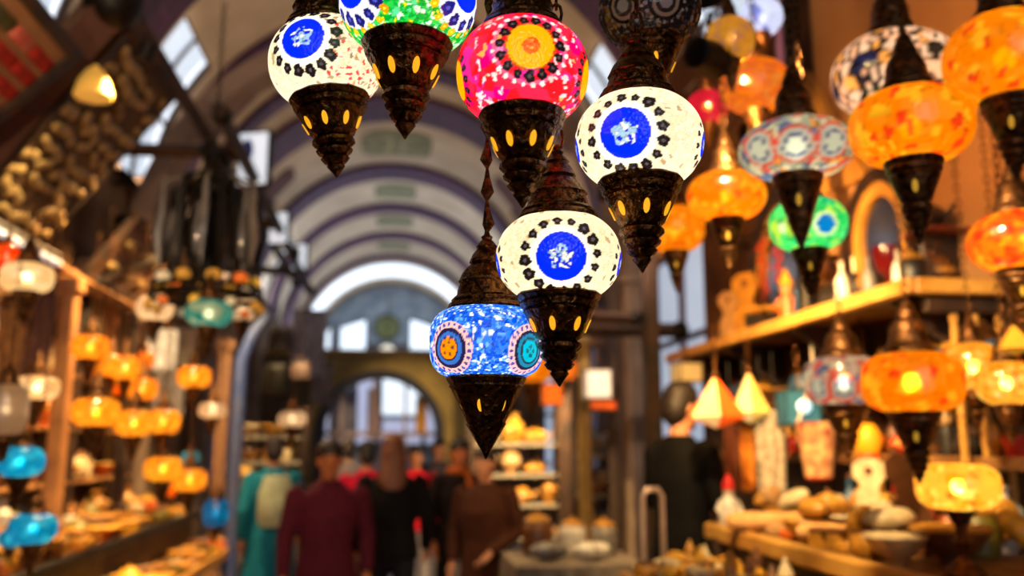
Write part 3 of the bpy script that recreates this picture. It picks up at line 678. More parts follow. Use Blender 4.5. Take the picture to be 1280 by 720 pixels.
# ================================================================== RAILS the front lamps hang from
def rail(label, p0, p1, r=.016):
    c = ((p0[0]+p1[0])/2, (p0[1]+p1[1])/2, (p0[2]+p1[2])/2); t = thing('hanging_rail', label, 'rail', c)
    q0 = tuple(a-b for a, b in zip(p0, c)); q1 = tuple(a-b for a, b in zip(p1, c))
    MB().tube([q0, q1], r, 8).build('bar', IRON, t)
    for q in (q0, q1): put(MB().ell((0, 0, 0), (r*1.6, r*1.6, r*1.6), 10, 8).mesh('end_cap', IRON), 'end_cap', t, q)
    return t
for y, z, x0 in ((1.0, 2.76, -.5), (1.13, 2.76, -.5), (1.8, 2.86, .3), (2.25, 3.1, .5), (2.85, 3.42, .7)):
    rail('black iron rail above the shop lamps, %s row from the front' % {1.0: 'first', 1.13: 'second', 1.8: 'third', 2.25: 'fourth', 2.85: 'fifth'}[y], (x0, y, z), (2.39, y, z))
# ================================================================== RIGHT SHOP
SHX = 2.4
struct(MB().box(SHX, SHX+.2, 1.7, 4.55, 0, 4.6), 'wall_shop', PLASTER)
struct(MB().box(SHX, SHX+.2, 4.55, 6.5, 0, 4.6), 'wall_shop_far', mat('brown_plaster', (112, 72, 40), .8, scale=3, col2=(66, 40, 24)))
mb = MB()
for k in range(12): mb.box(SHX-.03, SHX, 2.6+k*.33, 2.6+k*.33+.32, .0, 2.2, .008)
struct(mb, 'trim_panelling', DARKWOOD)
# corner post of the shop opening with a curved brace
t = thing('shop_post', 'dark wooden post with curved brace at the far corner of the right shop', 'post', (1.98, 6.55, 0))
MB().box(-.06, .06, -.06, .06, .12, 3.55, .012).build('shaft', DARKWOOD, t); MB().box(-.09, .09, -.09, .09, 0, .14, .015).build('base', DARKWOOD, t)
mb = MB(); mb.tube([(0, 0, 2.7+0*.1), (.04, 0, 3.0), (.15, 0, 3.25), (.34, 0, 3.4)], [.05, .045, .04, .04], 8); mb.build('brace', MIDWOOD, t)
t = thing('iron_post', 'thick black iron post rising from the shelf behind the multicoloured flat lamp', 'post', (2.03, atX(992, 80, 2.03)[1], 2.237))
MB().tube([(0, 0, .02), (0, 0, 2.3)], .045, 14).build('shaft', IRON, t); MB().lathe([(.06, 0), (.06, .02), (.05, .04), (.046, .08)], 20).build('base', IRON, t)
q = atY(974, 50, 3.6); q2 = atY(974, 120, 3.6)
tag(MB().tube([(q[0], q[1], q2[2]), (q[0]-.0, q[1], q[2]+.5)], .018, 8).build('hanging_purple_tube', mat('purple_tube', (112, 88, 150), .4)), 'slender purple tube hanging left of the thick black iron post', 'tube')
# canopy over the far part of the right shop
def canopy(name, label, A, B, y0, y1, nb, m, m2, cat='canopy'):
    """A, B: (x,z) of the two long edges"""
    t = thing(name, label, cat, (0, 0, 0)); mb = MB()
    d = np.array((B[0]-A[0], B[1]-A[1])); L_ = np.linalg.norm(d); d /= L_; nrm = np.array((-d[1], d[0]))*.02
    for k in range(6):
        a = np.array(A)+d*L_*k/6; b = np.array(A)+d*L_*(k+.93)/6
        vs = [(p_[0]+s*nrm[0], y, p_[1]+s*nrm[1]) for y in (y0, y1) for p_ in (a, b) for s in (-1, 1)]
        mb.add(vs, [(0, 2, 3, 1), (4, 5, 7, 6), (0, 1, 5, 4), (2, 6, 7, 3), (0, 4, 6, 2), (1, 3, 7, 5)])
    mb.build('plank_roof', m, t)
    for (x, z) in (A, B): put(MB().box(-.035, .035, y0-.05, y1+.05, -.05, .05, .01).mesh('edge_beam', m2), 'edge_beam', t, (x, 0, z))
    for k in range(nb):
        y = y0+(y1-y0)*k/(nb-1); q = MB().tube([(A[0], y, A[1]), (B[0], y, B[1])], .035, 6); q.build('rafter', m2, t)
    return t
canopy('shop_canopy', 'dark plank canopy high over the right shop behind the lamps', (1.55, 4.05), (2.36, 3.35), 4.6, 6.9, 5, mat('canopy_brown', (84, 52, 30), .7, scale=5), DARKWOOD)
tag(MB().add([(SHX-.02, 4.0, 2.95), (SHX-.02, 4.9, 3.0), (SHX-.02, 4.55, 3.75), (SHX-.05, 4.0, 2.95), (SHX-.05, 4.9, 3.0), (SHX-.05, 4.55, 3.75)], [(0, 1, 2), (3, 5, 4), (0, 3, 4, 1), (1, 4, 5, 2), (2, 5, 3, 0)]).build('gable_board', GOLDWOOD, smooth=False), 'triangular golden board high on the right shop wall behind the lamps', 'board')
# the long wooden shelf
t = thing('wall_shelf', 'long golden wooden shelf running along the right shop wall', 'shelf', (0, 0, 0))
mb = MB(); 
for k in range(3): mb.box(1.99+k*.137, 1.99+k*.137+.134, 3.12, 6.1, 2.21, 2.235, .006)
mb.build('board', MIDWOOD, t)
MB().box(1.95, 1.99, 3.08, 6.12, 2.185, 2.25, .008).build('front_edge', GOLDWOOD, t); MB().box(1.99, 2.4, 3.08, 3.12, 2.185, 2.25, .008).build('end_edge', GOLDWOOD, t)
MB().box(2.05, 2.39, 3.12, 3.16, 2.12, 2.185, .006).build('apron', DARKWOOD, t)
brm = MB().prism([(0, 0), (-.36, 0), (-.36, -.03), (-.06, -.26), (0, -.3)], -.02, .02).mesh('bracket', DARKWOOD)
for y in (3.3, 4.2, 5.1, 5.9): put(brm, 'bracket', t, (2.39, y, 2.21))
# spotlights added for fill light on goods, walls, walkers and the gate
def spot(label, loc, target, energy, col=(255, 216, 148), ang=75):
    t = thing('hanging_spotlight', label, 'spotlight', loc, 0, 'added spotlights for fill light')
    d = np.array(target)-np.array(loc); L_ = np.linalg.norm(d); d /= L_
    from mathutils import Vector
    qrot = Vector(d).to_track_quat('-Z', 'Y').to_euler()
    put(MB().lathe([(.03, .09), (.045, .08), (.05, 0), (.056, -.03), (.05, -.035), (.044, -.01), (.03, .0)], 20, caps=True).mesh('housing', IRON), 'housing', t, rot=qrot)
    mb = MB(); mb.tube([(0, 0, .04), (0, 0, .14)], .008, 6); mb.build('stem', IRON, t)
    light('SPOT', 'added_spot_beam', energy*4.8, col, tuple(d*.045), t, .035, rot=qrot, spot=math.radians(ang), blend=.7)
spot('added black spotlight over the right stall', (.75, 1.9, 2.72), (2.2, 3.2, 1.2), 60)
spot('added black spotlight aimed at the right wall', (.9, 2.3, 2.72), (2.4, 3.4, 2.9), 60, (255, 190, 110), 100)
spot('added black spotlight lighting the long shelf', (1.15, 3.4, 2.74), (2.2, 5.0, 2.3), 60, (255, 190, 110), 95)
spot('added black spotlight lighting under the long shelf', (1.0, 2.9, 2.1+.6), (2.2, 4.2, 1.4), 60)
# ------------------------------------------------------------------ goods
PROTO = {}
def lathe_me(key, prof, m, seg=20, rip=0, ripn=10):
    if key not in PROTO: PROTO[key] = MB().lathe(prof, seg, rip=rip, ripn=ripn).mesh(key, m)
    return PROTO[key]
COLS = {'yellow': (226, 170, 50), 'golden': (196, 138, 48), 'cream': (226, 204, 160), 'brown': (110, 66, 34), 'orange': (214, 100, 30), 'red': (176, 38, 24), 'white': (224, 216, 204), 'olive': (120, 108, 40), 'blue': (50, 96, 140), 'black': (34, 28, 26), 'tan': (190, 146, 96), 'pink': (206, 140, 124), 'grey': (128, 122, 118)}
def cm(c): return mat(c+'_glaze', COLS[c], .4, scale=22, var=.45)
ACC = cm('brown')
def good(kind, c, s=1.):
    """returns list of (part name, mesh) ; first is the body"""
    k = kind+c; m = cm(c)
    if k in PROTO: return PROTO[k]
    def L_(pr, mm=m, rip=0, ripn=10, nm='body'): return (nm, MB().lathe([(a*.1, b*.1) for a, b in pr], 20, rip=rip, ripn=ripn).mesh(kind, mm))
    tr = cm({'yellow': 'golden', 'golden': 'brown', 'cream': 'golden', 'tan': 'cream', 'orange': 'yellow', 'brown': 'golden', 'red': 'yellow'}.get(c, 'golden'))
    if kind == 'bowl': P_ = [L_([(.35, 0), (.38, .08), (.3, .12), (.7, .4), (.95, .8), (1., .9), (.92, .88), (.6, .45), (.1, .2)]), L_([(1.0, .84), (1.03, .9), (1.0, .95), (.95, .9)], tr, nm='rim')]
    elif kind == 'vase': P_ = [L_([(.4, 0), (.42, .08), (.36, .15), (.75, .7), (.85, 1.1), (.7, 1.6), (.3, 1.95), (.26, 2.2), (.42, 2.4), (.36, 2.38), (.2, 2.1)]), L_([(.85, 1.0), (.875, 1.1), (.85, 1.2)], tr, nm='painted_band')]
    elif kind == 'jar': P_ = [L_([(.5, 0), (.6, .1), (.65, .8), (.6, 1.2), (.5, 1.3)]), L_([(.54, 1.3), (.56, 1.36), (.4, 1.5), (.1, 1.58), (.12, 1.66), (.02, 1.74)], tr, nm='lid')]
    elif kind == 'cup': P_ = [L_([(.3, 0), (.34, .05), (.3, .1), (.42, .5), (.5, .85), (.46, .84), (.36, .4), (.1, .15)]), ('handle', MB().torus((.052, 0, .045), .02, .005, 14, 6, 'y').mesh('handle', m))]
    elif kind == 'candlestick': P_ = [L_([(.45, 0), (.45, .06), (.2, .14), (.1, .3), (.2, .5), (.09, .7), (.14, 1.0), (.08, 1.2), (.24, 1.4), (.2, 1.46)]), L_([(.1, 1.4), (.1, 2.2), (.05, 2.26)], cm('cream'), nm='candle')]
    elif kind == 'teapot':
        P_ = [L_([(.4, 0), (.7, .2), (.85, .6), (.7, 1.0), (.4, 1.2)]), L_([(.42, 1.2), (.3, 1.32), (.08, 1.38), (.1, 1.46), (.02, 1.52)], m, nm='lid'), ('spout', MB().tube([(.07, 0, .05), (.11, 0, .075), (.13, 0, .11)], [.018, .013, .009], 8).mesh('spout', m)), ('handle', MB().torus((-.08, 0, .065), .04, .008, 16, 6, 'y').mesh('handle', m))]
    elif kind == 'plate': # stands on edge facing the aisle (-X side rotated by caller)
        R_ = [[(r*.1*math.cos(2*PI*i/28), y*.1, 1.0*.1+r*.1*math.sin(2*PI*i/28)) for i in range(28)] for r, y in ((.5, .1), (1., -.02), (1.0, -.06), (.62, .02), (.05, .04))]
        P_ = [('body', MB().rings(R_).mesh(kind, m)), ('painted_centre', MB().rings([[(r*.1*math.cos(2*PI*i/20), y*.1, .1+r*.1*math.sin(2*PI*i/20)) for i in range(20)] for r, y in ((.4, .01), (.38, -.005), (.02, -.005))]).mesh('centre', tr))]
    elif kind == 'box': P_ = [('body', MB().box(-.07, .07, -.05, .05, 0, .06, .006).mesh(kind, m)), ('lid', MB().box(-.073, .073, -.053, .053, .061, .08, .006).mesh('lid', tr)), ('clasp', MB().box(-.01, .01, -.06, -.053, .045, .068, .002).mesh('clasp', BRASS2))]
    elif kind == 'soap': P_ = [('body', MB().loft([(0, 0, 0, .05, .035), (0, 0, .006, .058, .041), (0, 0, .03, .06, .043), (0, 0, .045, .052, .036), (0, 0, .05, .03, .02)], 18).mesh(kind, m))]
    elif kind == 'pebble_loaf': P_ = [('body', MB().ell((0, 0, .045), (.1, .055, .045), 18, 10).mesh(kind, m)), ('string', MB().torus((0, 0, .045), .0565, .003, 20, 6, 'x', sz=.82).mesh('string', ACC))]
    elif kind == 'figurine':
        P_ = [L_([(.35, 0), (.38, .1), (.3, .5), (.34, .9), (.3, 1.15), (.12, 1.25)]), ('head', MB().ell((0, 0, .148), (.026, .026, .03), 14, 10).mesh('head', cm('tan'))), ('hat', MB().lathe([(.032, .165), (.03, .175), (.018, .2), (.004, .235)], 14).mesh('hat', tr)), ('arm', MB().tube([(.03, 0, .11), (.045, -.01, .08), (.03, -.03, .06)], [.01, .009, .007], 8).mesh('arm', m)), ('arm', MB().tube([(-.03, 0, .11), (-.045, -.01, .08), (-.03, -.03, .06)], [.01, .009, .007], 8).mesh('arm', m))]
    elif kind == 'tea_light_holder': P_ = [L_([(.35, 0), (.5, .1), (.62, .4), (.6, .7), (.48, .9), (.44, .88), (.5, .6), (.2, .15)], rip=.03), L_([(.5, .86), (.53, .9), (.5, .94)], BRASS2, nm='rim')]
    elif kind == 'lantern': P_ = [L_([(.5, 0), (.52, .1), (.45, .14)], BRASS2, nm='base'), L_([(.42, .14), (.62, .5), (.62, .8), (.42, 1.2)]), L_([(.46, 1.2), (.48, 1.26), (.3, 1.5), (.1, 1.7), (.04, 1.9)], BRASS2, nm='roof')]
    elif kind == 'bottle': P_ = [L_([(.28, 0), (.32, .06), (.32, 1.0), (.24, 1.25), (.1, 1.5), (.1, 1.85), (.13, 1.9)]), L_([(.1, 1.9), (.11, 2.05), (.07, 2.08)], ACC, nm='stopper')]
    elif kind == 'cutting_board':
        o_ = [(-.05, 0), (.05, 0), (.06, .02), (.055, .12), (.03, .16), (.035, .19), (.06, .22), (.06, .26), (.03, .285), (-.03, .285), (-.06, .26), (-.06, .22), (-.035, .19), (-.03, .16), (-.055, .12), (-.06, .02)]
        P_ = [('body', MB().prism(o_, -.009, .009).mesh(kind, m)), ('hanging_hole', MB().lathe([(.012, -.001), (.012, .0)], 12).mesh('hole', ACC))]
        me = MB().rings([[(.016*math.cos(2*PI*i/14), y, .24+.016*math.sin(2*PI*i/14)) for i in range(14)] for y in (-.0105, .0105)]).mesh('hole', ACC); P_[1] = ('hanging_hole', me)
    PROTO[k] = P_; return P_
NICE = {'pebble_loaf': 'rounded loaf', 'tea_light_holder': 'tea light holder', 'cutting_board': 'shaped wooden board'}
CAT = {'pebble_loaf': 'loaf', 'tea_light_holder': 'candle holder', 'cutting_board': 'board'}
def place(kind, c, loc, rz, s, label, group, detail=True):
    P_ = good(kind, c); body = P_[0][1]
    nm = 'bread_loaf' if kind == 'pebble_loaf' else kind
    if len(P_) == 1 or not detail:
        o = bpy.data.objects.new(nm, body); C.objects.link(o); o.location = loc; o.rotation_euler = (0, 0, rz); o.scale = (s, s, s)
        return tag(o, label, CAT.get(kind, kind.replace('_', ' ')), group)
    t = thing(nm, label, CAT.get(kind, kind.replace('_', ' ')), loc, rz, group); t.scale = (s, s, s)
    for n_, me in P_: put(me, n_, t)
    return t
ORD = ['first', 'second', 'third', 'fourth', 'fifth', 'sixth', 'seventh', 'eighth', 'ninth', 'tenth', 'eleventh', 'twelfth', 'thirteenth', 'fourteenth', 'fifteenth', 'sixteenth', 'seventeenth', 'eighteenth', 'nineteenth', 'twentieth', 'twenty-first', 'twenty-second', 'twenty-third', 'twenty-fourth', 'twenty-fifth']
HW = {'bowl': 1.03, 'vase': .88, 'jar': .66, 'cup': .75, 'candlestick': .46, 'teapot': 1.25, 'plate': 1.0, 'box': .74, 'soap': .6, 'pebble_loaf': 1.0, 'figurine': .46, 'tea_light_holder': .65, 'lantern': .63, 'bottle': .33, 'cutting_board': .62}
def row(p0, p1, kinds, cols, where, group, s=1., gap=.02, rz=0, jit=.0, sv=.2, detail=True, start='from the near end'):
    """fill the line p0-p1 with goods side by side"""
    p0 = np.array(p0, float); p1 = np.array(p1, float); L_ = np.linalg.norm(p1-p0); d = (p1-p0)/L_; x = 0; i = 0; prev = None
    while True:
        k = random.choice(kinds); c = random.choice(cols)
        if (k, c) == prev: c = random.choice(cols)
        prev = (k, c); ss = s*(1+random.uniform(-sv, sv)); h = HW[k]*.1*ss
        if x+2*h > L_ or i > 24: break
        p_ = p0+d*(x+h); n_ = np.array((-d[1], d[0], 0))*random.uniform(-jit, jit)
        lb = '%s %s on %s, %s %s' % (c, NICE.get(k, k.replace('_', ' ')), where, ORD[i], start)
        if len(lb.split()) > 16: lb = lb.replace('tea light holder', 'candle holder').replace('shaped wooden board', 'board').replace('from the near end', 'from near end')
        place(k, c, tuple(p_+n_), rz+random.uniform(-.15, .15), ss, lb, group, detail)
        x += 2*h+gap; i += 1
# --- stall on the right
t = thing('market_stall', 'golden wooden stepped stall piled with goods at the lower right', 'stall', (0, 0, 0))
MB().box(1.6, 2.36, 2.2, 4.3, 1.19, 1.22, .006).build('top', MIDWOOD, t)
MB().box(1.54, 1.6, 2.2, 4.3, 1.16, 1.235, .01).build('front_board', GOLDWOOD, t)
MB().box(1.6, 2.36, 4.3, 4.34, 1.16, 1.235, .01).build('end_board', GOLDWOOD, t)
MB().box(1.12, 1.56, 2.2, 4.2, .97, 1.0, .006).build('lower_tray', MIDWOOD, t); MB().box(1.08, 1.12, 2.2, 4.2, .94, 1.03, .008).build('tray_edge', GOLDWOOD, t)
lg = MB().box(-.03, .03, -.03, .03, 0, .95, .006).mesh('leg', DARKWOOD)
for x in (1.14, 1.56, 2.3):
    for y in (2.25, 4.15): put(lg, 'leg', t, (x, y, .0), sc_=(1, 1, 1.0 if x < 1.5 else 1.24))
MB().box(1.57, 1.59, 2.25, 4.2, .1, 1.16, .004).build('back_panel', DARKWOOD, t)
WG = ['yellow', 'golden', 'cream', 'tan', 'orange', 'yellow', 'golden']
G1 = 'goods on the lower tray of the right stall'
for j, x in enumerate((1.17, 1.28, 1.39, 1.49)):
    row((x, 2.5, 1.0), (x, 4.15, 1.0), ['soap', 'cup', 'figurine', 'tea_light_holder', 'soap', 'pebble_loaf'] if j else ['soap', 'tea_light_holder', 'soap'], WG+(['pink'] if j == 0 else []), 'the lower tray, %s row out' % ORD[j], G1, .85, .012, rz=.6, jit=.01, detail=True)
G2 = 'goods on top of the right stall'
row((1.69, 2.75, 1.222), (1.69, 4.2, 1.222), ['soap', 'box', 'bowl', 'soap', 'tea_light_holder'], WG, 'the stall top just behind its front board', G2, .95, .02, rz=-.9)
row((1.88, 2.7, 1.222), (1.88, 4.2, 1.222), ['jar', 'box', 'cutting_board', 'bowl', 'pebble_loaf', 'cutting_board'], WG+['olive', 'brown'], 'the stall top, middle row', G2, 1.1, .02, rz=-.9)
row((2.08, 2.9, 1.222), (2.08, 4.2, 1.222), ['jar', 'cutting_board', 'bowl', 'figurine', 'teapot', 'lantern'], ['orange', 'red', 'golden', 'yellow', 'brown', 'olive', 'cream'], 'the stall top, third row back', G2, 1.2, .02, rz=-.9)
row((2.26, 3.0, 1.222), (2.26, 4.25, 1.222), ['vase', 'bottle', 'lantern', 'candlestick', 'jar'], ['orange', 'red', 'golden', 'brown', 'blue', 'white', 'black'], 'the stall top, row against the wall', G2, 1.2, .02, rz=-.9)
# long loaves / rolled sacks on the stall
SACK = mat('loaf_crust', (226, 176, 116), .8, scale=14, col2=(204, 148, 84))
for px, py, ln, rr, lb in ((960, 652, .36, .045, 'long pale loaf lying at the far left end of the stall'), (1010, 634, .34, .05, 'long pale loaf behind others at the far end of the stall'), (1030, 665, .22, .035, 'short pale loaf in front of the longer ones on the stall'), (1075, 640, .2, .04, 'stubby pale loaf at the right of the loaves on the stall')):
    q = atZ(px, py+16, 1.225); q = (min(2.05, max(1.7, q[0])), q[1], 1.225)
    if q[1] > 4.2: q = (q[0], 4.14, q[2])
    o = MB().rings([[(ln*u, rr*f*math.cos(2*PI*i/16), rr+rr*f*.95*math.sin(2*PI*i/16)) for i in range(16)] for u, f in ((-.5, .15), (-.47, .6), (-.4, .9), (-.2, 1), (0, .97), (.2, 1), (.4, .9), (.47, .6), (.5, .15))]).build('long_loaf', SACK)
    a = atY(px, py, q[1]); o.location = (a[0], q[1]+random.uniform(-.03, .03), max(1.222, a[2]-rr)); o.rotation_euler = (0, 0, -.15); tag(o, lb, 'loaf', 'long loaves on the stall')
    if o.location.z > 1.24:
        o.location.z = 1.222
# clutter hanging under the shelf
G3 = 'small goods on the narrow ledge below the shelf'
lgd = thing('narrow_ledge', 'narrow dark wooden ledge on the wall between stall and shelf', 'shelf', (0, 0, 0))
MB().box(2.2, 2.39, 2.9, 6.0, 1.83, 1.85, .005).build('board', DARKWOOD, lgd); MB().box(2.18, 2.2, 2.9, 6.0, 1.82, 1.87, .005).build('lip', MIDWOOD, lgd)
for y in (3.1, 4., 5, 5.8): put(MB().prism([(0, 0), (-.17, 0), (-.17, -.02), (0, -.14)], -.012, .012).mesh('bracket', DARKWOOD), 'bracket', lgd, (2.39, y, 1.83))
row((2.28, 2.95, 1.851), (2.28, 5.95, 1.851), ['jar', 'teapot', 'lantern', 'bottle', 'cup', 'figurine', 'bowl', 'tea_light_holder'], ['golden', 'brown', 'black', 'yellow', 'white', 'orange', 'blue', 'red', 'brown'], 'the narrow ledge', G3, 1.1, .02, rz=-.9)
lgd2 = thing('narrow_ledge', 'lower dark wooden ledge just above the stall', 'shelf', (0, 0, 0))
MB().box(2.24, 2.39, 2.9, 6.0, 1.53, 1.55, .005).build('board', DARKWOOD, lgd2); MB().box(2.22, 2.24, 2.9, 6.0, 1.52, 1.57, .005).build('lip', MIDWOOD, lgd2)
row((2.31, 2.95, 1.551), (2.31, 5.95, 1.551), ['jar', 'cup', 'figurine', 'bottle', 'tea_light_holder', 'lantern'], ['golden', 'red', 'orange', 'brown', 'white', 'black', 'olive'], 'the lower ledge above the stall', 'small goods on the lower ledge', 1.05, .02, rz=-.9)
# goods on the long shelf
G4 = 'goods on the long golden shelf'
def onshelf(px, kind, c, s, label, x=2.12, z=2.236, rz=-.9): q = atX(px, 400, x); place(kind, c, (x, q[1], z), rz, s, label, G4)
onshelf(912, 'cutting_board', 'tan', 1.15, 'pale shaped wooden board on the shelf beside the taller board', 2.1)
onshelf(934, 'cutting_board', 'golden', 1.45, 'taller golden shaped wooden board standing on the shelf', 2.14)
onshelf(966, 'box', 'black', 1.9, 'black box standing on the shelf right of the wooden boards', 2.16)
onshelf(985, 'figurine', 'orange', 1.3, 'orange figurine on the shelf right of the black box', 2.08)
onshelf(1003, 'bottle', 'blue', 1.25, 'small blue bottle on the shelf beneath the green lamp', 2.1)
onshelf(1020, 'jar', 'brown', 1.3, 'brown lidded jar on the shelf beneath the green lamp', 2.12)
onshelf(1040, 'teapot', 'black', 1.2, 'black teapot on the shelf right of the brown jar', 2.16)
onshelf(1056, 'bottle', 'white', 1.1, 'white bottle on the shelf left of the arched mirror', 2.06)
onshelf(1072, 'candlestick', 'black', 1., 'black candlestick on the shelf below the arched mirror', 2.08)
onshelf(1090, 'bottle', 'grey', 1., 'grey bottle on the shelf below the arched mirror', 2.07)
onshelf(1128, 'bottle', 'white', .9, 'small white bottle on the shelf right of the red goblet', 2.07)
onshelf(1145, 'jar', 'black', 1., 'black lidded jar near the shelf corner', 2.12)
onshelf(1160, 'bottle', 'grey', 1.1, 'grey bottle standing near the shelf corner', 2.2)
row((2.3, 4.2, 2.236), (2.3, 6.0, 2.236), ['vase', 'lantern', 'teapot', 'jar', 'vase'], ['brown', 'golden', 'red', 'olive', 'black'], 'the back of the long shelf', 'goods at the back of the long shelf', 1.3, .02, rz=-.9)
q = atX(1112, 360, 2.1)
t = thing('glass_goblet', 'dark red goblet on a stem, standing on the shelf', 'goblet', (2.1, q[1], 2.236)); RG = mat('red_glass', (96, 14, 16), .15)
MB().lathe([(.045, 0), (.045, .005), (.01, .02), (.008, .07), (.016, .085)], 20).build('foot', RG, t); MB().lathe([(.016, .085), (.045, .11), (.062, .17), (.06, .215), (.057, .215), (.04, .115), (.01, .1)], 24).build('cup', RG, t)
# arched mirrors on the wall
MIR = mat('mirror_glass', (190, 190, 200), .12, 1., var=.1)
def arch_mirror(label, y, z, w_, h_, m, m2):
    t = thing('arched_mirror', label, 'mirror', (SHX-.01, y, z)); n = 20
    def outline(r, hh): return [(-r, 0), (-r, hh)]+[(-r*math.cos(PI*i/n), hh+r*1.15*math.sin(PI*i/n)) for i in range(1, n)]+[(r, hh), (r, 0)]
    hh = h_-w_*.6
    def frame(r0, r1, x0, x1, mm, nm):
        a = outline(r0, hh); b = outline(r1, hh); mb = MB(); k = len(a)
        vs = [(x0, p_[0], p_[1]) for p_ in a]+[(x0, p_[0], p_[1]) for p_ in b]+[(x1, p_[0], p_[1]) for p_ in a]+[(x1, p_[0], p_[1]) for p_ in b]; fs = []
        for i in range(k-1): fs += [(i, i+1, k+i+1, k+i), (2*k+i, 3*k+i, 3*k+i+1, 2*k+i+1), (i, 2*k+i, 2*k+i+1, i+1), (k+i, k+i+1, 3*k+i+1, 3*k+i)]
        mb.add(vs, fs); mb.build(nm, mm, t)
    frame(w_*.4, w_*.5, -.05, 0, m, 'outer_frame'); frame(w_*.3, w_*.4, -.035, 0, m2, 'inner_frame')
    MB().rings([[(x, p_[0], p_[1]) for p_ in outline(w_*.31, hh)] for x in (-.015, -.002)]).build('glass', MIR, t)
    MB().box(-.06, 0, -w_*.52, w_*.52, -.04, 0, .006).build('sill_board', m, t)
q = atX(1112, 300, SHX); arch_mirror('arched mirror in a dark frame on the plaster wall above the goblet', q[1]+.02, 2.32, .62, .66, DARKWOOD, GOLDWOOD)
q = atX(985, 300, SHX); arch_mirror('wide arched mirror in dark and gold frame behind the green lamp', q[1], 2.32, 1.0, .9, DARKWOOD, GOLDWOOD)
# wall bracket shelf with pot
q = atX(1168, 292, 2.3); sh = thing('bracket_shelf', 'small dark bracket shelf on the plaster wall right of the arched mirror', 'shelf', (SHX, q[1], q[2]-.01))
MB().box(-.2, 0, -.11, .11, 0, .02, .004).build('board', mat('red_brown_wood', (110, 44, 22), .5), sh); MB().prism([(0, 0), (-.17, 0), (-.04, -.16), (0, -.18)], -.012, .012).build('bracket', DARKWOOD, sh)
place('teapot', 'black', (2.27, q[1], q[2]+.012), -.9, .9, 'black teapot on the small bracket shelf', None)
place('vase', 'brown', (2.3, q[1]+.02, 2.236), 0, .95, 'brown vase on the long shelf beneath the bracket shelf', G4)
# red chilli strings and hanging scarves, long strips
STR = mat('chilli_red', (214, 56, 22), .45, var=.4, scale=40)
def chilli(px, py0, py1, X, label):
    a = atX(px, py0, X); b = atX(px, py1, X); t = thing('hanging_chilli_string', label, 'chilli string', a, 0, 'red strings hanging over the shelf')
    MB().tube([(0, 0, .05), (0, 0, b[2]-a[2])], .003, 5).build('string', ACC, t)
    n = int((a[2]-b[2])/.03); pm = MB().tube([(0, 0, 0), (.012, 0, -.012), (.03, 0, -.035), (.034, 0, -.05)], [.008, .011, .008, .002], 7).mesh('chilli', STR)
    for i in range(n): put(pm, 'chilli', t, (0, 0, -i*.03), (0, 0, i*2.4))
chilli(952, 298, 372, 2.25, 'left of two red strings of small peppers above the shelf')
chilli(972, 304, 366, 2.25, 'right of two red strings of small peppers above the shelf')
mb = MB().tube([(2.25, atX(960, 300, 2.25)[1]-.3, atX(960, 296, 2.25)[2]+.06), (2.25, atX(960, 300, 2.25)[1]+.5, atX(960, 296, 2.25)[2]+.06)], .01, 6)
for k in (-.3, .5): mb.tube([(2.25, atX(960, 300, 2.25)[1]+k, atX(960, 296, 2.25)[2]+.06), (2.4, atX(960, 300, 2.25)[1]+k, atX(960, 296, 2.25)[2]+.06)], .01, 6)
tag(mb.build('hanging_rod', IRON), 'thin iron rod on the wall holding the red pepper strings', 'rod')
hang_cloth(913, 522, 610, 20, 4.7, mat('strip_brown', (92, 48, 30), .8), 'narrow dark brown cloth hanging below the orange star lantern', waves=1, group='cloths hanging behind the stall')
hang_cloth(932, 520, 612, 17, 4.6, mat('strip_gold', (196, 120, 36), .8, col2=(120, 60, 20)), 'narrow golden brown cloth hanging beside the grey patterned scarf', waves=1, group='cloths hanging behind the stall')
hang_cloth(951, 515, 622, 15, 4.5, mat('strip_grey', (196, 182, 160), .8, scale=30, col2=(120, 108, 96)), 'pale grey hanging scarf strip', waves=1, group='cloths hanging behind the stall')
hang_cloth(968, 512, 618, 24, 4.45, mat('strip_grey2', (128, 112, 92), .8, scale=40, col2=(176, 166, 150)), 'grey brown patterned scarf hanging left of the flower vase', waves=2, group='cloths hanging behind the stall')
# orange star lantern, yellow lanterns
def poly_lantern(label, px, py, rw, rh, Y, mcol, ecol, st, n=6, top=2.16, name='hanging_star_lantern'):
    loc = atY(px, py, Y); a = rw/F*Y; b = rh/F*Y; t = thing(name, label, 'lantern', loc, .3)
    cols_ = [mat('lantern_a_%d_%d_%d' % mcol, mcol, .6, emit=mcol, estr=st), mat('lantern_b_%d_%d_%d' % ecol, ecol, .6, emit=ecol, estr=st)]
    top_ = (0, 0, b); bot = (0, 0, -b*.7); ring = [(a*math.cos(2*PI*i/n), a*math.sin(2*PI*i/n), -b*.35) for i in range(n)]
    for i in range(n):
        p0, p1 = ring[i], ring[(i+1) % n]; c0 = tuple(.55*(p0[k]+p1[k])/2 for k in (0, 1))+(b*.25,)
        mb = MB(); mb.add([top_, p0, p1, c0, bot, (0, 0, 0)], [(0, 1, 3), (0, 3, 2), (1, 4, 2), (1, 2, 3), (0, 5, 1), (0, 2, 5), (5, 4, 1), (5, 2, 4)]); mb.build('panel', cols_[i % 2], t, False)
    MB().lathe([(a*.12, b*.9), (a*.14, b), (a*.05, b*1.1), (a*.02, b*1.2)], 12).build('finial', BRASS2, t)
    ch = MB(); chain(ch, 0, 0, b*1.1, top-loc[2], .024, .0025); ch.build('chain', BRASS2, t)
    return t
poly_lantern('orange and white star lantern hanging beside the man in black', 895, 508, 40, 40, 4.1, (240, 84, 14), (250, 196, 120), .85)
poly_lantern('yellow cream star lantern right of the orange star lantern', 937, 502, 27, 40, 4.5, (226, 180, 80), (240, 206, 130), .75)
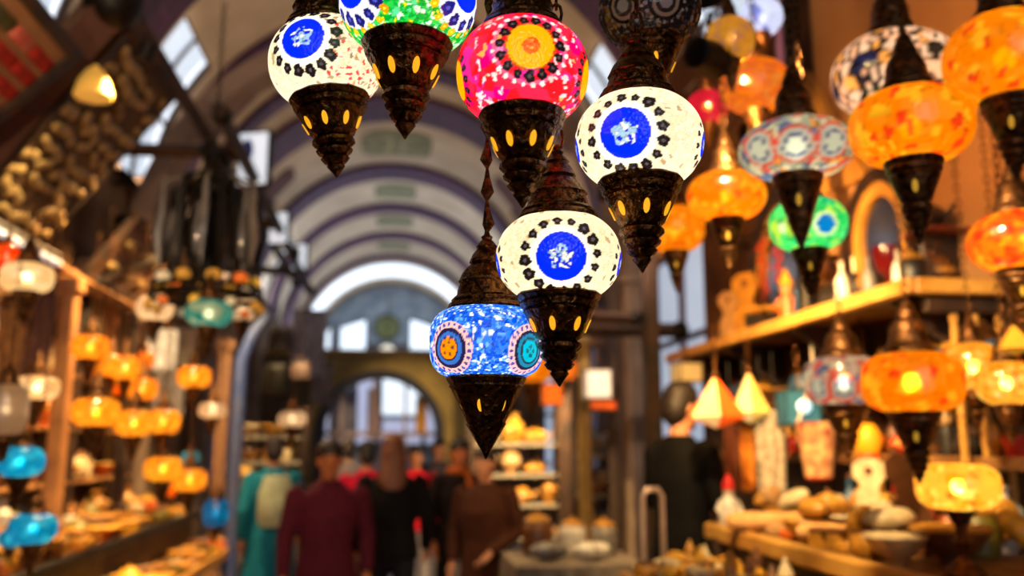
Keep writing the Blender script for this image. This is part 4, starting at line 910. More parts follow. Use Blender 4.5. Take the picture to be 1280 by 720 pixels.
poly_lantern('small red orange star lantern below the orange barrel lamp', 1130, 550, 20, 18, 3.3, (226, 50, 16), (236, 110, 30), .8, top=1.83)
poly_lantern('golden angular lantern cut by the right edge at the shelf corner', 1268, 428, 30, 26, 2.4, (200, 140, 30), (180, 120, 30), .5, 4, top=2.82)
box_lantern('small cream lantern hanging at the far end of the shelf', 858, 466, 30, 24, 5.6, (120, 90, 50), (190, 160, 96), .6, 2.2)
# egg lamp and flower vase lantern
q = atY(1085, 550, 3.85); t = thing('hanging_egg_lamp', 'orange egg shaped lamp beneath the mosaic barrel lamps', 'lamp', q); t.scale = (1.28,)*3
MB().ell((0, 0, 0), (.045, .045, .062), 20, 14).build('shade', mat('egg_orange', (250, 150, 20), .5, emit=(250, 150, 20), estr=.8), t); MB().lathe([(.02, .058), (.022, .066), (.008, .085), (.003, .1)], 14).build('cap', BRASS2, t)
MB().lathe([(.03, -.066), (.034, -.055), (.03, -.045)], 16).build('red_base', mat('egg_red', (230, 70, 14), .5, emit=(230, 70, 14), estr=.7), t)
ch = MB(); chain(ch, 0, 0, .09, (2.18-q[2])/1.28, .02, .002); ch.build('chain', BRASS2, t)
q = atY(1022, 562, 4.2); t = thing('hanging_flower_lamp', 'cream flower painted bucket shaped lamp hanging by a pale cord', 'lamp', q); t.scale = (1.35,)*3
FLW = mat('flower_paint', (214, 166, 110), .5, scale=26, col2=(128, 36, 24), emit=(190, 120, 70), estr=.25)
MB().lathe([(.04, -.1), (.048, -.098), (.06, 0), (.075, .09), (.08, .1), (.074, .1), (.055, 0), (.035, -.09)], 28).build('shade', FLW, t)
MB().lathe([(.045, -.108), (.05, -.1), (.045, -.094)], 20).build('rim', cm('red'), t)
mb = MB(); mb.tube([(-.07, 0, .1), (-.03, 0, .2), (0, 0, .24), (.03, 0, .2), (.07, 0, .1)], .006, 6); mb.tube([(0, 0, .24), (0, 0, (2.2-q[2])/1.35)], .004, 6); mb.build('cord', cm('white'), t)
# rack posts right of the stall
for px, lb in ((1206, 'left golden bamboo pole of the rack at the right'), (1233, 'middle golden bamboo pole of the rack at the right'), (1264, 'right golden bamboo pole of the rack at the right')):
    q = atY(px, 560, 3.15); t = thing('bamboo_pole', lb, 'pole', (q[0], 3.15 if q[0] < 2.33 else 3.15, 1.222), 0, 'poles of the rack')
    mb = MB(); pts = []; rr = []
    for i in range(11): z = .96*i/10; pts += [(0, 0, z), (0, 0, z+.008)]; rr += [.014, .017]
    mb.tube(pts, rr, 10).build('cane', GOLDWOOD, t)
    mb = MB(); mb.torus((0, 0, .5), .016, .004, 12, 6); mb.build('binding', ACC, t)
# gnome doll with red cap at far end of the stall
t = thing('red_capped_doll', 'white bearded doll with a red cap at the far end of the stall', 'doll', (1.645, 4.22, 1.222), -.3)
MB().lathe([(.05, 0), (.055, .01), (.048, .08), (.035, .13), (.02, .15)], 18).build('coat', cm('white'), t)
MB().ell((0, 0, .165), (.026, .026, .028), 14, 10).build('head', cm('tan'), t)
MB().lathe([(.03, .178), (.031, .186), (.022, .215), (.008, .245), (.002, .25)], 16).build('cap', mat('cap_red', (216, 20, 16), .6), t)
MB().rings([[(.02*f*math.cos(2*PI*i/10), -.02-.008*math.sin(2*PI*i/10)*f, .165-.04*u) for i in range(10)] for u, f in ((0, 1), (.5, .9), (1, .3))]).build('beard', cm('white'), t)
for sx in (-1, 1): MB().tube([(sx*.035, 0, .12), (sx*.055, -.01, .08), (sx*.045, -.03, .06)], [.014, .012, .009], 8).build('arm', cm('white'), t)

# ================================================================== PEOPLE
def remesh(o, vox, it=6):
    r = o.modifiers.new('join', 'REMESH'); r.mode = 'VOXEL'; r.voxel_size = vox; r.use_smooth_shade = True
    k = o.modifiers.new('soft', 'SMOOTH'); k.iterations = it; k.factor = .5
def person(label, x, y, H, rz, skin=(190, 130, 96), hair=(30, 20, 16), top=(80, 30, 40), bottom=(20, 18, 22), hem=.8, long_hair=False, stride=.18, bulk=1., arms='down', bag=None, z=0, skirt=False, scarf=None, backpack=None, bend=0., head_down=0., fem=False):
    t = thing('person', label, 'person', (x, y, z), rz); S = H/1.75; t.scale = (S, S, S)
    SK = mat('skin_%d' % skin[0], skin, .55, var=.12, scale=8); B = bulk; sh = .185 if fem else .205
    J = {}
    for s, nm in ((-1, 'l'), (1, 'r')):
        f = stride*s
        J['hip'+nm] = (s*.09, 0, .9); J['knee'+nm] = (s*.1, -f*.55-.02, .5); J['ank'+nm] = (s*.1, -f*.8+(.06 if f < 0 else 0), .09+(.03 if f < 0 else 0)); J['toe'+nm] = (s*.11, J['ank'+nm][1]-.16, .035)
        J['sho'+nm] = (s*sh, 0, 1.42)
        if arms == 'down': J['elb'+nm] = (s*(sh+.06), .03+f*.25, 1.14); J['wri'+nm] = (s*(sh+.06), -.05+f*.5, .9)
        elif arms == 'front': J['elb'+nm] = (s*(sh+.07), -.02, 1.15); J['wri'+nm] = (s*.1, -.27, 1.1)
        elif arms == 'carry': J['elb'+nm] = (s*(sh+.06), .02, 1.14); J['wri'+nm] = (s*(.16), -.24, 1.0) if s > 0 else (s*(sh+.06), -.04, .9)
    b = MB(); hd = head_down; hy = -.02-hd*.05
    for nm in 'lr':
        s = -1 if nm == 'l' else 1
        b.tube([J['hip'+nm], tuple((np.array(J['hip'+nm])+J['knee'+nm])/2), J['knee'+nm], tuple(np.array(J['knee'+nm])*.6+np.array(J['ank'+nm])*.4+np.array((0, .015, 0))), J['ank'+nm]], [.085, .07, .052, .055, .036], 12)
        b.tube([(J['ank'+nm][0], J['ank'+nm][1]+.04, .045), J['toe'+nm]], [.036, .03], 10)
        b.tube([J['sho'+nm], J['elb'+nm], tuple(np.array(J['elb'+nm])*.6+np.array(J['wri'+nm])*.4), J['wri'+nm]], [.048, .038, .038, .025], 12)
        w_ = np.array(J['wri'+nm]); d = w_-np.array(J['elb'+nm]); d /= np.linalg.norm(d); d = d*.75+np.array((0, -.12, -.25)); d /= np.linalg.norm(d)
        side = np.array((0, -1., 0)) if abs(d[2]) > .5 else np.array((s*1., 0, 0)); side -= d*side.dot(d); side /= np.linalg.norm(side); nrm_ = np.cross(d, side)*(-s)
        pc = w_+d*.045
        b.tube([tuple(w_), tuple(w_+d*.03), tuple(w_+d*.085)], [.024, .034, .034], 12, .42)
        for k, (ln, off) in enumerate(((.075, .03), (.085, .011), (.078, -.009), (.06, -.028))):
            p0 = w_+d*.08+side*off; p1 = p0+d*ln*.5-nrm_*.006; p2 = p0+d*ln*.85-nrm_*.024; b.tube([tuple(p0), tuple(p1), tuple(p2)], [.0095, .0085, .007], 8)
        p0 = w_+d*.03+side*.026; b.tube([tuple(p0), tuple(p0+side*.024+d*.026), tuple(p0+side*.03+d*.055)], [.012, .0105, .008], 8)
    b.loft([(0, 0, .84, .15, .1), (0, 0, .95, .165, .11), (0, 0, 1.1, .13, .095), (0, -.005, 1.28, .165, .115), (0, 0, 1.4, .17, .1), (0, .005, 1.46, .09, .07)], 20)
    b.tube([(0, .01, 1.42), (0, .0, 1.5), (0, hy+.01, 1.57)], [.062, .055, .055], 14)
    hz = 1.635-hd*.02
    b.ell((0, hy, hz+.02), (.074, .092, .105), 20, 14); b.ell((0, hy-.03, hz-.045), (.055, .06, .062), 16, 10)
    b.tube([(0, hy-.085, hz+.02), (0, hy-.106, hz-.018), (0, hy-.09, hz-.026)], [.011, .015, .013], 8)
    b.ell((0, hy-.078, hz-.055), (.024, .014, .011), 10, 6); b.ell((0, hy-.07, hz-.095), (.022, .02, .016), 10, 6)
    for s in (-1, 1): b.ell((s*.077, hy+.008, hz), (.012, .02, .032), 10, 8)
    o = b.build('body', SK, t); remesh(o, .0085, 3)
    for s in (-1, 1):
        put(MB().ell((0, 0, 0), (.013, .008, .008), 10, 6).mesh('eye', mat('eye_dark', (30, 22, 20), .3)), 'eye', t, (s*.031, hy-.083, hz+.022))
        put(MB().tube([(-.018, 0, 0), (0, -.005, .004), (.018, 0, -.002)], .004, 6).mesh('eyebrow', mat('hair_%d' % hair[0], hair, .6)), 'eyebrow', t, (s*.031, hy-.087, hz+.045))
    put(MB().tube([(-.022, .004, 0), (0, -.003, .001), (.022, .004, 0)], [.003, .005, .003], 6).mesh('lips', mat('lips', (140, 66, 58), .5)), 'lips', t, (0, hy-.09, hz-.055))
    HM = mat('hair_%d' % hair[0], hair, .55, scale=60, var=.4, bump=.3)
    h = MB(); h.ell((0, hy+.006, hz+.068), (.088, .1, .082), 20, 12); h.ell((0, hy+.02, hz+.03), (.086, .085, .09), 18, 10); h.ell((0, hy+.05, hz), (.078, .07, .095), 18, 10)
    if long_hair: h.loft([(0, hy+.06, hz+.03, .085, .05), (0, hy+.07, hz-.08, .1, .05), (0, .09, hz-.2, .11, .04), (0, .1, hz-.3, .085, .03)], 18); h.ell((-.078, hy+.02, hz-.05), (.02, .045, .11)); h.ell((.078, hy+.02, hz-.05), (.02, .045, .11))
    o = h.build('hair', HM, t); remesh(o, .011, 3)
    TM = mat('top_%d_%d_%d' % top, top, .85, scale=30, var=.3, bump=.2); c = MB()
    c.loft([(0, 0, hem, .2*B, .14*B), (0, 0, hem+.1, .195*B, .14*B), (0, 0, 1.08, .17*B, .125*B), (0, -.005, 1.28, .2*B, .145*B), (0, 0, 1.38, .2*B, .12*B), (0, 0, 1.42, .17*B, .11*B), (0, .005, 1.475, .1*B, .085*B), (0, .005, 1.5, .075, .07)], 24)
    if skirt: c.loft([(0, 0, .38, .25*B, .2*B), (0, 0, .6, .23*B, .18*B), (0, 0, .95, .19*B, .14*B)], 24)
    for nm in 'lr': c.tube([tuple(np.array(J['sho'+nm])*(.85, 1, 1)), J['sho'+nm], J['elb'+nm], tuple(np.array(J['wri'+nm])*.95+np.array(J['elb'+nm])*.05)], [.07*B, .066*B, .056*B, .045*B], 14)
    o = c.build('jacket', TM, t); remesh(o, .014, 4)
    L_ = MB()
    L_.loft([(0, 0, .8, .17, .12), (0, 0, .95, .178, .125), (0, 0, 1.02, .165, .12)], 20)
    for nm in 'lr': L_.tube([J['hip'+nm], J['knee'+nm], tuple(np.array(J['ank'+nm])+(0, 0, .02))], [.1, .074, .06], 14)
    o = L_.build('trousers', mat('trouser_%d_%d_%d' % bottom, bottom, .85, scale=30), t); remesh(o, .014, 4)
    for nm in 'lr':
        a = J['ank'+nm]; put(MB().loft([(0, -.05, 0, .045, .125), (0, -.05, .02, .047, .13), (0, -.035, .05, .042, .1), (0, .01, .085, .038, .05), (0, .02, .1, .034, .042)], 16).mesh('shoe', mat('shoe_black', (24, 20, 20), .5)), 'shoe', t, (a[0], a[1], a[2]-.09))
    if scarf:
        s_ = MB(); s_.torus((0, 0, 1.49), .085, .032, 24, 10, sz=.85); s_.tube([(.05, -.08, 1.48), (.06, -.13, 1.36), (.06, -.14, 1.2)], [.03, .03, .02], 8, .5)
        s_.build('scarf', mat('scarf_%d_%d_%d' % scarf, scarf, .8, scale=40), t)
    if backpack:
        k = MB(); k.loft([(0, .2, 1.02, .13, .07), (0, .21, 1.08, .155, .09), (0, .21, 1.3, .15, .09), (0, .19, 1.44, .1, .06)], 20)
        bo = k.build('backpack', mat('pack_%d' % backpack[0], backpack, .7, scale=20), t)
        k = MB().loft([(0, .3, 1.08, .1, .03), (0, .31, 1.12, .11, .04), (0, .3, 1.24, .1, .03)], 16); k.build('pocket', mat('pack_%d' % backpack[0], backpack, .7), bo)
    return t, J, S
def handbag(label, J, side, px_t, m, size=.24, name='shopping_bag', h=.32):
    t, JJ, S = J; w_ = np.array(JJ['wri'+side]); c_, s_ = math.cos(t.rotation_euler[2]), math.sin(t.rotation_euler[2])
    w_ = w_+np.array((0, -.03, -.085)); g = np.array((c_*w_[0]-s_*w_[1], s_*w_[0]+c_*w_[1], w_[2]))*S+np.array(t.location)
    b = thing(name, label, 'bag', tuple(g), t.rotation_euler[2]+PI/2); a = size/2
    MB().loft([(0, 0, -h-.1, a*.9, .05), (0, 0, -h-.08, a, .06), (0, 0, -.2, a*.95, .055), (0, 0, -.12, a*.9, .02)], 20).build('bag_body', m, b)
    MB().tube([(-a*.5, 0, -.13), (-a*.3, 0, -.03), (0, 0, .0), (a*.3, 0, -.03), (a*.5, 0, -.13)], .006, 6).build('handle', m, b)
    return b
# shopkeeper on a low platform
struct(MB().box(1.0, 2.4, 4.36, 5.3, 0, .12, .01), 'floor_platform', DARKWOOD)
q = atY(843, 560, 4.62)
person('man in black standing with his back to us beside the orange star lantern', q[0]+.03, 4.62, 1.8, PI*.62, hair=(26, 16, 12), top=(9, 7, 7), bottom=(10, 9, 10), z=.12, bulk=.97, hem=.78, stride=.03, arms='front')
q = atY(411, 600, 5.6); P1 = person('person in a maroon jacket with dark hair, looking down, nearest walker', q[0], 5.6, 1.63, .1, skin=(176, 104, 62), hair=(30, 18, 14), top=(84, 24, 42), bottom=(16, 14, 20), bulk=1.0, head_down=.8, hem=.84)
handbag('white bag held by the person in the maroon jacket', P1, 'l', 0, mat('bag_white', (200, 176, 160), .7), .16)
q = atY(491, 600, 6.6); P2 = person('person in a black coat with brown hair walking away in mid aisle', q[0], 6.6, 1.66, PI, hair=(110, 62, 34), top=(16, 13, 15), bottom=(24, 24, 32), bulk=1.05, long_hair=True, hem=.85)
q = atY(459, 600, 8.); person('person in a crimson jacket between the maroon jacket and the black coat', q[0], 8., 1.62, PI, hair=(20, 16, 20), top=(200, 20, 60), bottom=(100, 60, 60), bulk=1., hem=.8)
q = atY(519, 600, 9.3); person('person in a red jacket just right of the black coat', q[0], 9.3, 1.58, .2, hair=(40, 30, 26), top=(200, 26, 50), bottom=(150, 146, 160), bulk=.95, hem=.82)
q = atY(573, 600, 7.35); P3 = person('person with black top and orange brown scarf facing us beneath the blue lamp', q[0], 7.35, 1.64, .35, skin=(172, 100, 60), hair=(24, 18, 18), top=(26, 18, 18), bottom=(20, 16, 16), scarf=(176, 92, 40), fem=True, arms='carry')
q = atY(607, 600, 6.2); P4 = person('person in a dark brown coat right of the scarf wearer', q[0], 6.2, 1.58, -.6, skin=(190, 100, 50), hair=(40, 22, 16), top=(66, 34, 22), bottom=(20, 16, 14), bulk=1.05, arms='carry', hem=.7)
handbag('orange bag carried between the scarf wearer and the brown coat', P4, 'l', 0, mat('bag_orange', (214, 110, 40), .6), .3, 'handbag', .12)
q = atY(341, 600, 7.6); person('person in a long teal garment with a pale green backpack', q[0], 7.6, 1.66, PI+.3, hair=(40, 34, 30), top=(22, 112, 136), bottom=(30, 90, 110), skirt=True, backpack=(170, 178, 146), fem=True, bulk=1.02)
q = atY(548, 600, 10.5); person('small distant person in dark clothes under the gate arch', q[0], 10.5, 1.66, .4, hair=(30, 24, 24), top=(60, 54, 66), bottom=(150, 140, 150))
q = atY(435, 600, 11.); person('distant person in grey clothes left of the crimson jacket', q[0], 11., 1.64, PI, hair=(40, 34, 34), top=(110, 100, 110), bottom=(60, 60, 80))
# ================================================================== LEFT SHOP
UP = (-1.6, 4.04); LO = (-2.4, 2.94)
PB = mat('panel_board', (96, 70, 40), .7, scale=4, col2=(42, 28, 16)); ORN = mat('gold_ornament', (168, 142, 92), .5, scale=14, col2=(110, 86, 46))
def sloped(name, label, y0, y1, U, Lw, kind, m, cat='display panel'):
    t = thing('hanging_'+name, label, cat, (Lw[0], y0, Lw[1])); dx, dz = U[0]-Lw[0], U[1]-Lw[1]; Ls = math.hypot(dx, dz); ang = math.atan2(dz, dx)
    # local frame: rotate so local X runs up the slope
    t.rotation_euler = (0, -ang, 0); W = y1-y0
    MB().box(.03, Ls-.03, .02, W-.02, .0, .02).build('board', m, t)
    for a in (0, Ls): MB().box(a-.035, a+.035, -.035, W+.035, -.03, .035, .008).build('long_rail', DARKWOOD, t)
    for a in (0, W): MB().box(0, Ls, a-.035, a+.035, -.028, .033, .008).build('cross_rail', DARKWOOD, t)
    return t, Ls, W
t, Ls, W = sloped('sloping_display_panel', 'sloping dark panel with rows of golden ornaments above the left shop', 5.15, 6.2, UP, LO, 0, PB)
om = MB().rings([[(.045*f*math.cos(2*PI*i/10), y, -.012+.016*f*math.sin(2*PI*i/10)) for i in range(10)] for y, f in ((-.11, .2), (-.09, .8), (-.04, 1), (0, .7), (.04, 1), (.09, .8), (.11, .2))]).mesh('ornament', ORN)
for r in range(11):
    for c_ in range(5):
        if (r*7+c_*3) % 13 == 0: continue
        put(om, 'ornament', t, (.1+r*.115+random.uniform(-.015, .015), .15+c_*.21+random.uniform(-.03, .03), -.008), (0, 0, random.uniform(-.5, .5)), random.uniform(.65, 1.0))
q = mat('gold_lamp_shade', (236, 176, 76), .5, emit=(230, 170, 70), estr=.55)
hp = atY(118, 103, 4.98); hl = thing('hanging_bell_lamp', 'golden bell shaped lamp glowing below the ornament panel', 'lamp', hp)
MB().lathe([(.1, -.09), (.105, -.08), (.085, 0), (.045, .07), (.02, .09), (.015, .1)], 24).build('shade', q, hl); MB().tube([(0, 0, .1), (0, 0, .35)], .004, 6).build('cord', IRON, hl)
t, Ls, W = sloped('sloping_display_panel', 'sloping reddish brown panel behind the golden ornament panel, left side', 7.2, 8.9, (-2.06, 3.41), LO, 0, mat('panel_brown', (104, 66, 36), .7, scale=3, col2=(66, 42, 24)))
for r in range(2):
    for c_ in range(3): put(om, 'ornament', t, (.15+r*.22, .3+c_*.42, -.008))
t, Ls, W = sloped('sloping_rug_rack', 'sloping rack of red and green striped rugs at the top left', 3.0, 4.36, (-1.6, 3.52), (-2.35, 2.75), 0, mat('rack_tan', (150, 104, 68), .7, scale=4), 'rug rack')
rugm = [mat('rug_red', (176, 46, 34), .9, scale=9, col2=(120, 30, 24)), mat('rug_green', (84, 80, 44), .9, scale=9, col2=(60, 56, 36)), mat('rug_pink', (196, 112, 96), .9, scale=9, col2=(160, 70, 56))]
for r in range(9):
    for c_ in range(6): put(MB().box(-.036, .036, -.1, .1, -.02, .0, .008).mesh('rug_fold', rugm[[0, 0, 1, 0, 2, 1, 0][(r*3+c_*2) % 7]]), 'rug_fold', t, (.1+r*.105, .14+c_*.212, 0))
# beams of the left canopy
def beam(label, p0, p1, r, m=DARKWOOD, name='canopy_beam', cat='beam'):
    t = thing(name, label, cat, p0, 0); d = tuple(b-a for a, b in zip(p0, p1)); n = 2
    MB().tube([(0, 0, 0), d], r*1.3, 4).build('timber', m, t)
    for q_, f in ((.02, 1), (.98, 1)):
        put(MB().ell((0, 0, 0), (r*1.7, r*1.7, r*1.7), 10, 8).mesh('joint', IRON), 'joint', t, tuple(v*q_ for v in d))
    return t
beam('long dark upper beam carrying the left canopy, running down the hall', (-1.56, 4.7, 4.09), (-1.5, 14, 4.09), .05)
beam('second long dark beam just inside the first upper beam on the left', (-1.27, 6.2, 3.98), (-1.3, 14, 3.98), .045)
beam('long lower beam along the left canopy above the lamps', (-2.42, 3, 2.86), (-2.42, 13.5, 2.86), .05, MIDWOOD)
beam('dark brown sloping beam between the rug rack and the ornament panel', (-1.6, 4.9, 4.12), (-2.5, 5.0, 2.86), .1, mat('beam_mauve', (84, 48, 38), .6))
beam('cross beam from the left wall behind the ornament panel', (-2.95, 7.32, 4.0), (-1.3, 7.32, 4.02), .045)
beam('cross beam from the left wall further down the hall', (-2.95, 9.75, 4.0), (-1.3, 9.75, 4.02), .045)
beam('farthest cross beam from the left wall', (-2.95, 12.5, 4.0), (-1.3, 12.5, 4.02), .045)
beam('slanted strut from lower beam to upper beam behind the chandelier', (-2.42, 7.4, 2.9), (-1.6, 9.7, 4.0), .04)
beam('slanted strut beside the left window', (-2.42, 9.8, 2.9), (-1.55, 7.4, 4.0), .035)
# light tube
a = np.array(atX(0, 286, -2.3)); b = np.array(atX(74, 326, -2.3)); a = a-(b-a)*.2
t = thing('hanging_fluorescent_tube', 'white fluorescent tube along the lower edge of the ornament panel', 'lamp', tuple(a)); d = tuple(b-a)
MB().tube([(0, 0, -.02), (d[0], d[1], d[2]-.02)], .022, 10).build('tube', mat('tube_white', (226, 226, 230), .4, emit=(220, 220, 228), estr=.75), t)
MB().tube([(0, 0, .02), (d[0], d[1], d[2]+.02)], .03, 4).build('fixture', cm('grey'), t)
# hanging signs / light boxes along the beam
def signbox(label, px, py, w_, h_, Y, top=4.0, art=True):
    q = atY(px, py, Y); a, b = w_/F*Y/2, h_/F*Y/2; t = thing('hanging_sign', label, 'sign', q, -.35); 
    MB().box(-a, a, -.04, .04, -b, b, .01).build('case', IRON, t)
    MB().box(-a*.88, a*.88, -.05, -.041, -b*.9, b*.9, .002).build('face', mat('sign_face', (226, 232, 240), .4, emit=(222, 230, 240), estr=.85), t)
    if art:
        MB().rings([[(-a*.35+a*.38*math.cos(2*PI*i/20), y, b*.3+b*.4*math.sin(2*PI*i/20)) for i in range(20)] for y in (-.056, -.051)]).build('blue_motif', mat('sign_blue', (40, 60, 160), .5), t)
    for s in (-1, 1): MB().tube([(s*a*.8, 0, b), (s*a*.8, 0, max(b+.03, top-q[2]))], .006, 5).build('hanger', IRON, t)
signbox('white lit sign with blue motif hanging under the left upper beam, nearest of three', 319, 200, 44, 74, 8.)
signbox('plain white lit sign behind the blue motif sign', 350, 286, 26, 42, 10., art=False)
signbox('smallest white lit sign in the row, farthest down the hall', 376, 322, 20, 34, 12.4, art=False)
# chandelier
q = atY(258, 372, 4.6); t = thing('hanging_chandelier', 'wide black iron chandelier hung with small coloured glass lamps', 'chandelier', q)
mb = MB(); mb.torus((0, 0, 0), .27, .016, 40, 8); mb.torus((0, 0, .04), .27, .01, 40, 8); mb.build('lower_ring', IRON, t)
mb = MB(); mb.torus((0, 0, .55), .13, .02, 30, 8); mb.build('upper_ring', IRON, t)
MB().tube([(0, 0, -.02), (0, 0, .78)], .014, 8).build('stem', IRON, t); mb = MB(); chain(mb, 0, 0, .77, 3.95-q[2], .03, .003); mb.build('chain', IRON, t); MB().lathe([(.01, .75), (.09, .62), (.13, .58), (.14, .55), (.05, .5), (.03, .3), (.06, .2), (.02, .0)], 20).build('hub', IRON, t)
for i in range(12):
    a = 2*PI*i/12+.1; mb = MB(); mb.tube([(.13*math.cos(a), .13*math.sin(a), .55), (.2*math.cos(a), .2*math.sin(a), .3), (.27*math.cos(a), .27*math.sin(a), .03)], .008, 6); mb.build('arm', IRON, t)
pal = [('yellow', .6), ('golden', .5), ('cream', .4), ('orange', .7), ('golden', .6)]
for i in range(20):
    a = 2*PI*i/20; c, e = pal[i % 5]; r = .022 if i % 2 else .032; R_ = .27 if i % 2 else .23; zz = -.05 if i % 2 else .08
    g = put(MB().ell((0, 0, 0), (r*1.2, r*1.2, r), 14, 10).mesh('glass_lamp', mat('glass_'+c, COLS[c], .3, emit=COLS[c], estr=e*.8)), 'glass_lamp', t, (R_*math.cos(a), R_*math.sin(a), zz))
    MB().lathe([(r*.5, -r), (r*.55, -r*.85), (r*.4, -r*1.4), (.001, -r*2)], 12).build('finial', BRASS2, g)
for i in range(16):
    a = 2*PI*i/16; R1 = .24 if i % 2 else .17; mb = MB(); mb.tube([(.1*math.cos(a), .1*math.sin(a), .64), (R1*math.cos(a), R1*math.sin(a), .58), (R1*math.cos(a), R1*math.sin(a), .42), ((R1+.015)*math.cos(a), (R1+.015)*math.sin(a), .3), (R1*math.cos(a), R1*math.sin(a), .14)], [.008, .012, .022, .028, .006], 7); mb.build('iron_drop', IRON if i % 3 else mat('dull_glass', (120, 112, 104), .2, .2), t)
for i in range(10):
    a = 2*PI*i/10+.2; mb = MB(); mb.lathe([(.003, .16), (.02, .1), (.03, .0), (.024, -.08), (.004, -.12)], 10, (.19*math.cos(a), .19*math.sin(a), .3)); mb.build('drop', mat('smoky_glass', (110, 104, 100), .15, .3), t)
bl('teal and white turban lamp hanging under the iron chandelier', 261, 392, 28, 17, 4.3, lambda P, R: tiles(P, 60, [(.02, .4, .45), (.5, .65, .5), (.1, .5, .5)], [3, 2, 2], 5), .25, W_, ex=2.2, group=LG, railz=2.35)
bl('cream flower lamp hanging left under the iron chandelier', 194, 385, 21, 16, 5.1, CRM2, .35, W_, group=LG, railz=2.5)
bl('cream flower lamp hanging right under the iron chandelier', 303, 386, 19, 16, 5.2, CRM2, .3, W_, group=LG, railz=2.5)
# posts, curtains, cloths of the left shop
def wpost(label, px, py, Y, r, m, top):
    q = atY(px, py, Y); z0 = .892 if -2.9 < q[0] < -2.0 and Y < 10 else 0; top -= z0; t = thing('wooden_post', label, 'post', (q[0], Y, z0)); MB().box(-r, r, -r, r, .0, top, .012).build('shaft', m, t); MB().box(-r*1.4, r*1.4, -r*1.4, r*1.4, 0, .2, .015).build('base', m, t); MB().box(-r*1.5, r*1.5, -r*1.3, r*1.3, top-.12, top, .012).build('capital', m, t)
wpost('pale wooden post left of the amber lamp cluster', 80, 460, 6.6, .055, mat('post_wood', (172, 118, 70), .5, scale=4, col2=(128, 84, 48)), 2.8)
wpost('dark wooden post behind the amber lamp cluster', 160, 460, 8.4, .05, DARKWOOD, 2.8)
wpost('brown wooden post behind the single amber lamp', 278, 500, 10.5, .06, mat('post_brown', (136, 96, 68), .6), 2.8)
hang_cloth(52, 352, 475, 34, 6.4, mat('curtain_purple', (66, 42, 48), .9), 'dark purple curtain hanging left of the pale wooden post', 'curtain', 'curtain')
hang_cloth(18, 370, 520, 30, 6.2, mat('curtain_brown', (100, 66, 40), .9, scale=20, col2=(60, 36, 22)), 'brown patterned hanging rug at the left edge', 'hanging_rug', 'rug')
hang_cloth(105, 362, 440, 18, 7.6, mat('cloth_darkgrey', (50, 46, 46), .9), 'dark grey cloth hanging above the amber lamps', group='cloths in the left shop')
hang_cloth(124, 358, 440, 16, 8., mat('cloth_taupe', (126, 98, 74), .9), 'taupe cloth hanging above the amber lamps', group='cloths in the left shop')
hang_cloth(142, 360, 446, 15, 8.3, mat('cloth_copper', (150, 98, 62), .9), 'copper brown cloth hanging above the amber lamps', group='cloths in the left shop')
hang_cloth(205, 412, 462, 34, 7.6, mat('cloth_white', (176, 178, 190), .9, scale=9, col2=(120, 122, 134)), 'pale grey shirt like cloth hanging under the chandelier', group='cloths in the left shop')
hang_cloth(214, 462, 520, 34, 8.2, mat('cloth_palegrey', (150, 144, 148), .9, scale=9, col2=(96, 90, 92)), 'second pale grey cloth hanging lower behind the single amber lamp', group='cloths in the left shop')
hang_cloth(236, 410, 458, 20, 8.4, mat('cloth_offwhite', (168, 160, 150), .9), 'off white cloth hanging right of the pale grey shirt cloth', group='cloths in the left shop')
hang_cloth(388, 388, 470, 40, 13., mat('cloth_white', (176, 178, 190), .9), 'white banner hanging beside the dark bags, left of the gate', group='banners by the gate')
hang_cloth(404, 452, 505, 24, 14., mat('cloth_palegrey', (150, 144, 148), .9), 'grey banner hanging lower beside the gate', group='banners by the gate')
# blue column curving toward the hall
q0 = atY(292, 600, 9.6); q1 = atY(302, 450, 9.6); q2 = atY(318, 415, 9.6); q3 = atY(345, 385, 9.6)
t = thing('blue_column', 'slender blue painted column curving inward at its top', 'column', (q0[0], 9.6, 0)); o_ = q0[0]
MB().tube([(0, 0, .05), (0, 0, q0[2]), (q1[0]-o_, 0, q1[2]), (q2[0]-o_, 0, q2[2]), (q3[0]-o_, 0, q3[2])], [.075, .07, .065, .06, .05], 14).build('shaft', mat('column_blue', (60, 80, 146), .5, scale=3, col2=(84, 96, 140)), t)
MB().lathe([(.13, 0), (.13, .05), (.1, .08), (.09, .16)], 20).build('base', STONE, t)
def bag(label, px, py, s, Y, m):
    q = atY(px, py, Y); b = thing('hanging_handbag', label, 'bag', q, random.uniform(-.4, .4), 'dark bags by the blue column'); a = s/F*Y/2
    MB().loft([(0, 0, -a, a*.8, a*.4), (0, 0, -a*.9, a, a*.5), (0, 0, a*.4, a*.9, a*.4), (0, 0, a*.7, a*.7, a*.12)], 20).build('bag_body', m, b)
    MB().tube([(-a*.5, 0, a*.6), (-a*.3, 0, a*1.3), (0, 0, a*1.6), (a*.3, 0, a*1.3), (a*.5, 0, a*.6)], a*.06, 6).build('handle', m, b); MB().tube([(0, 0, a*1.6), (0, 0, 3.1-q[2])], .006, 5).build('cord', IRON, b)
bag('large black bag hanging right of the blue column, lowest', 345, 470, 42, 9.4, IRON)
bag('dark grey bag hanging above the black bag', 352, 420, 34, 9.8, mat('bag_grey', (60, 56, 60), .7))
bag('brown bag hanging right beside the large black bag', 376, 462, 24, 10.2, mat('bag_brown', (84, 60, 54), .7))
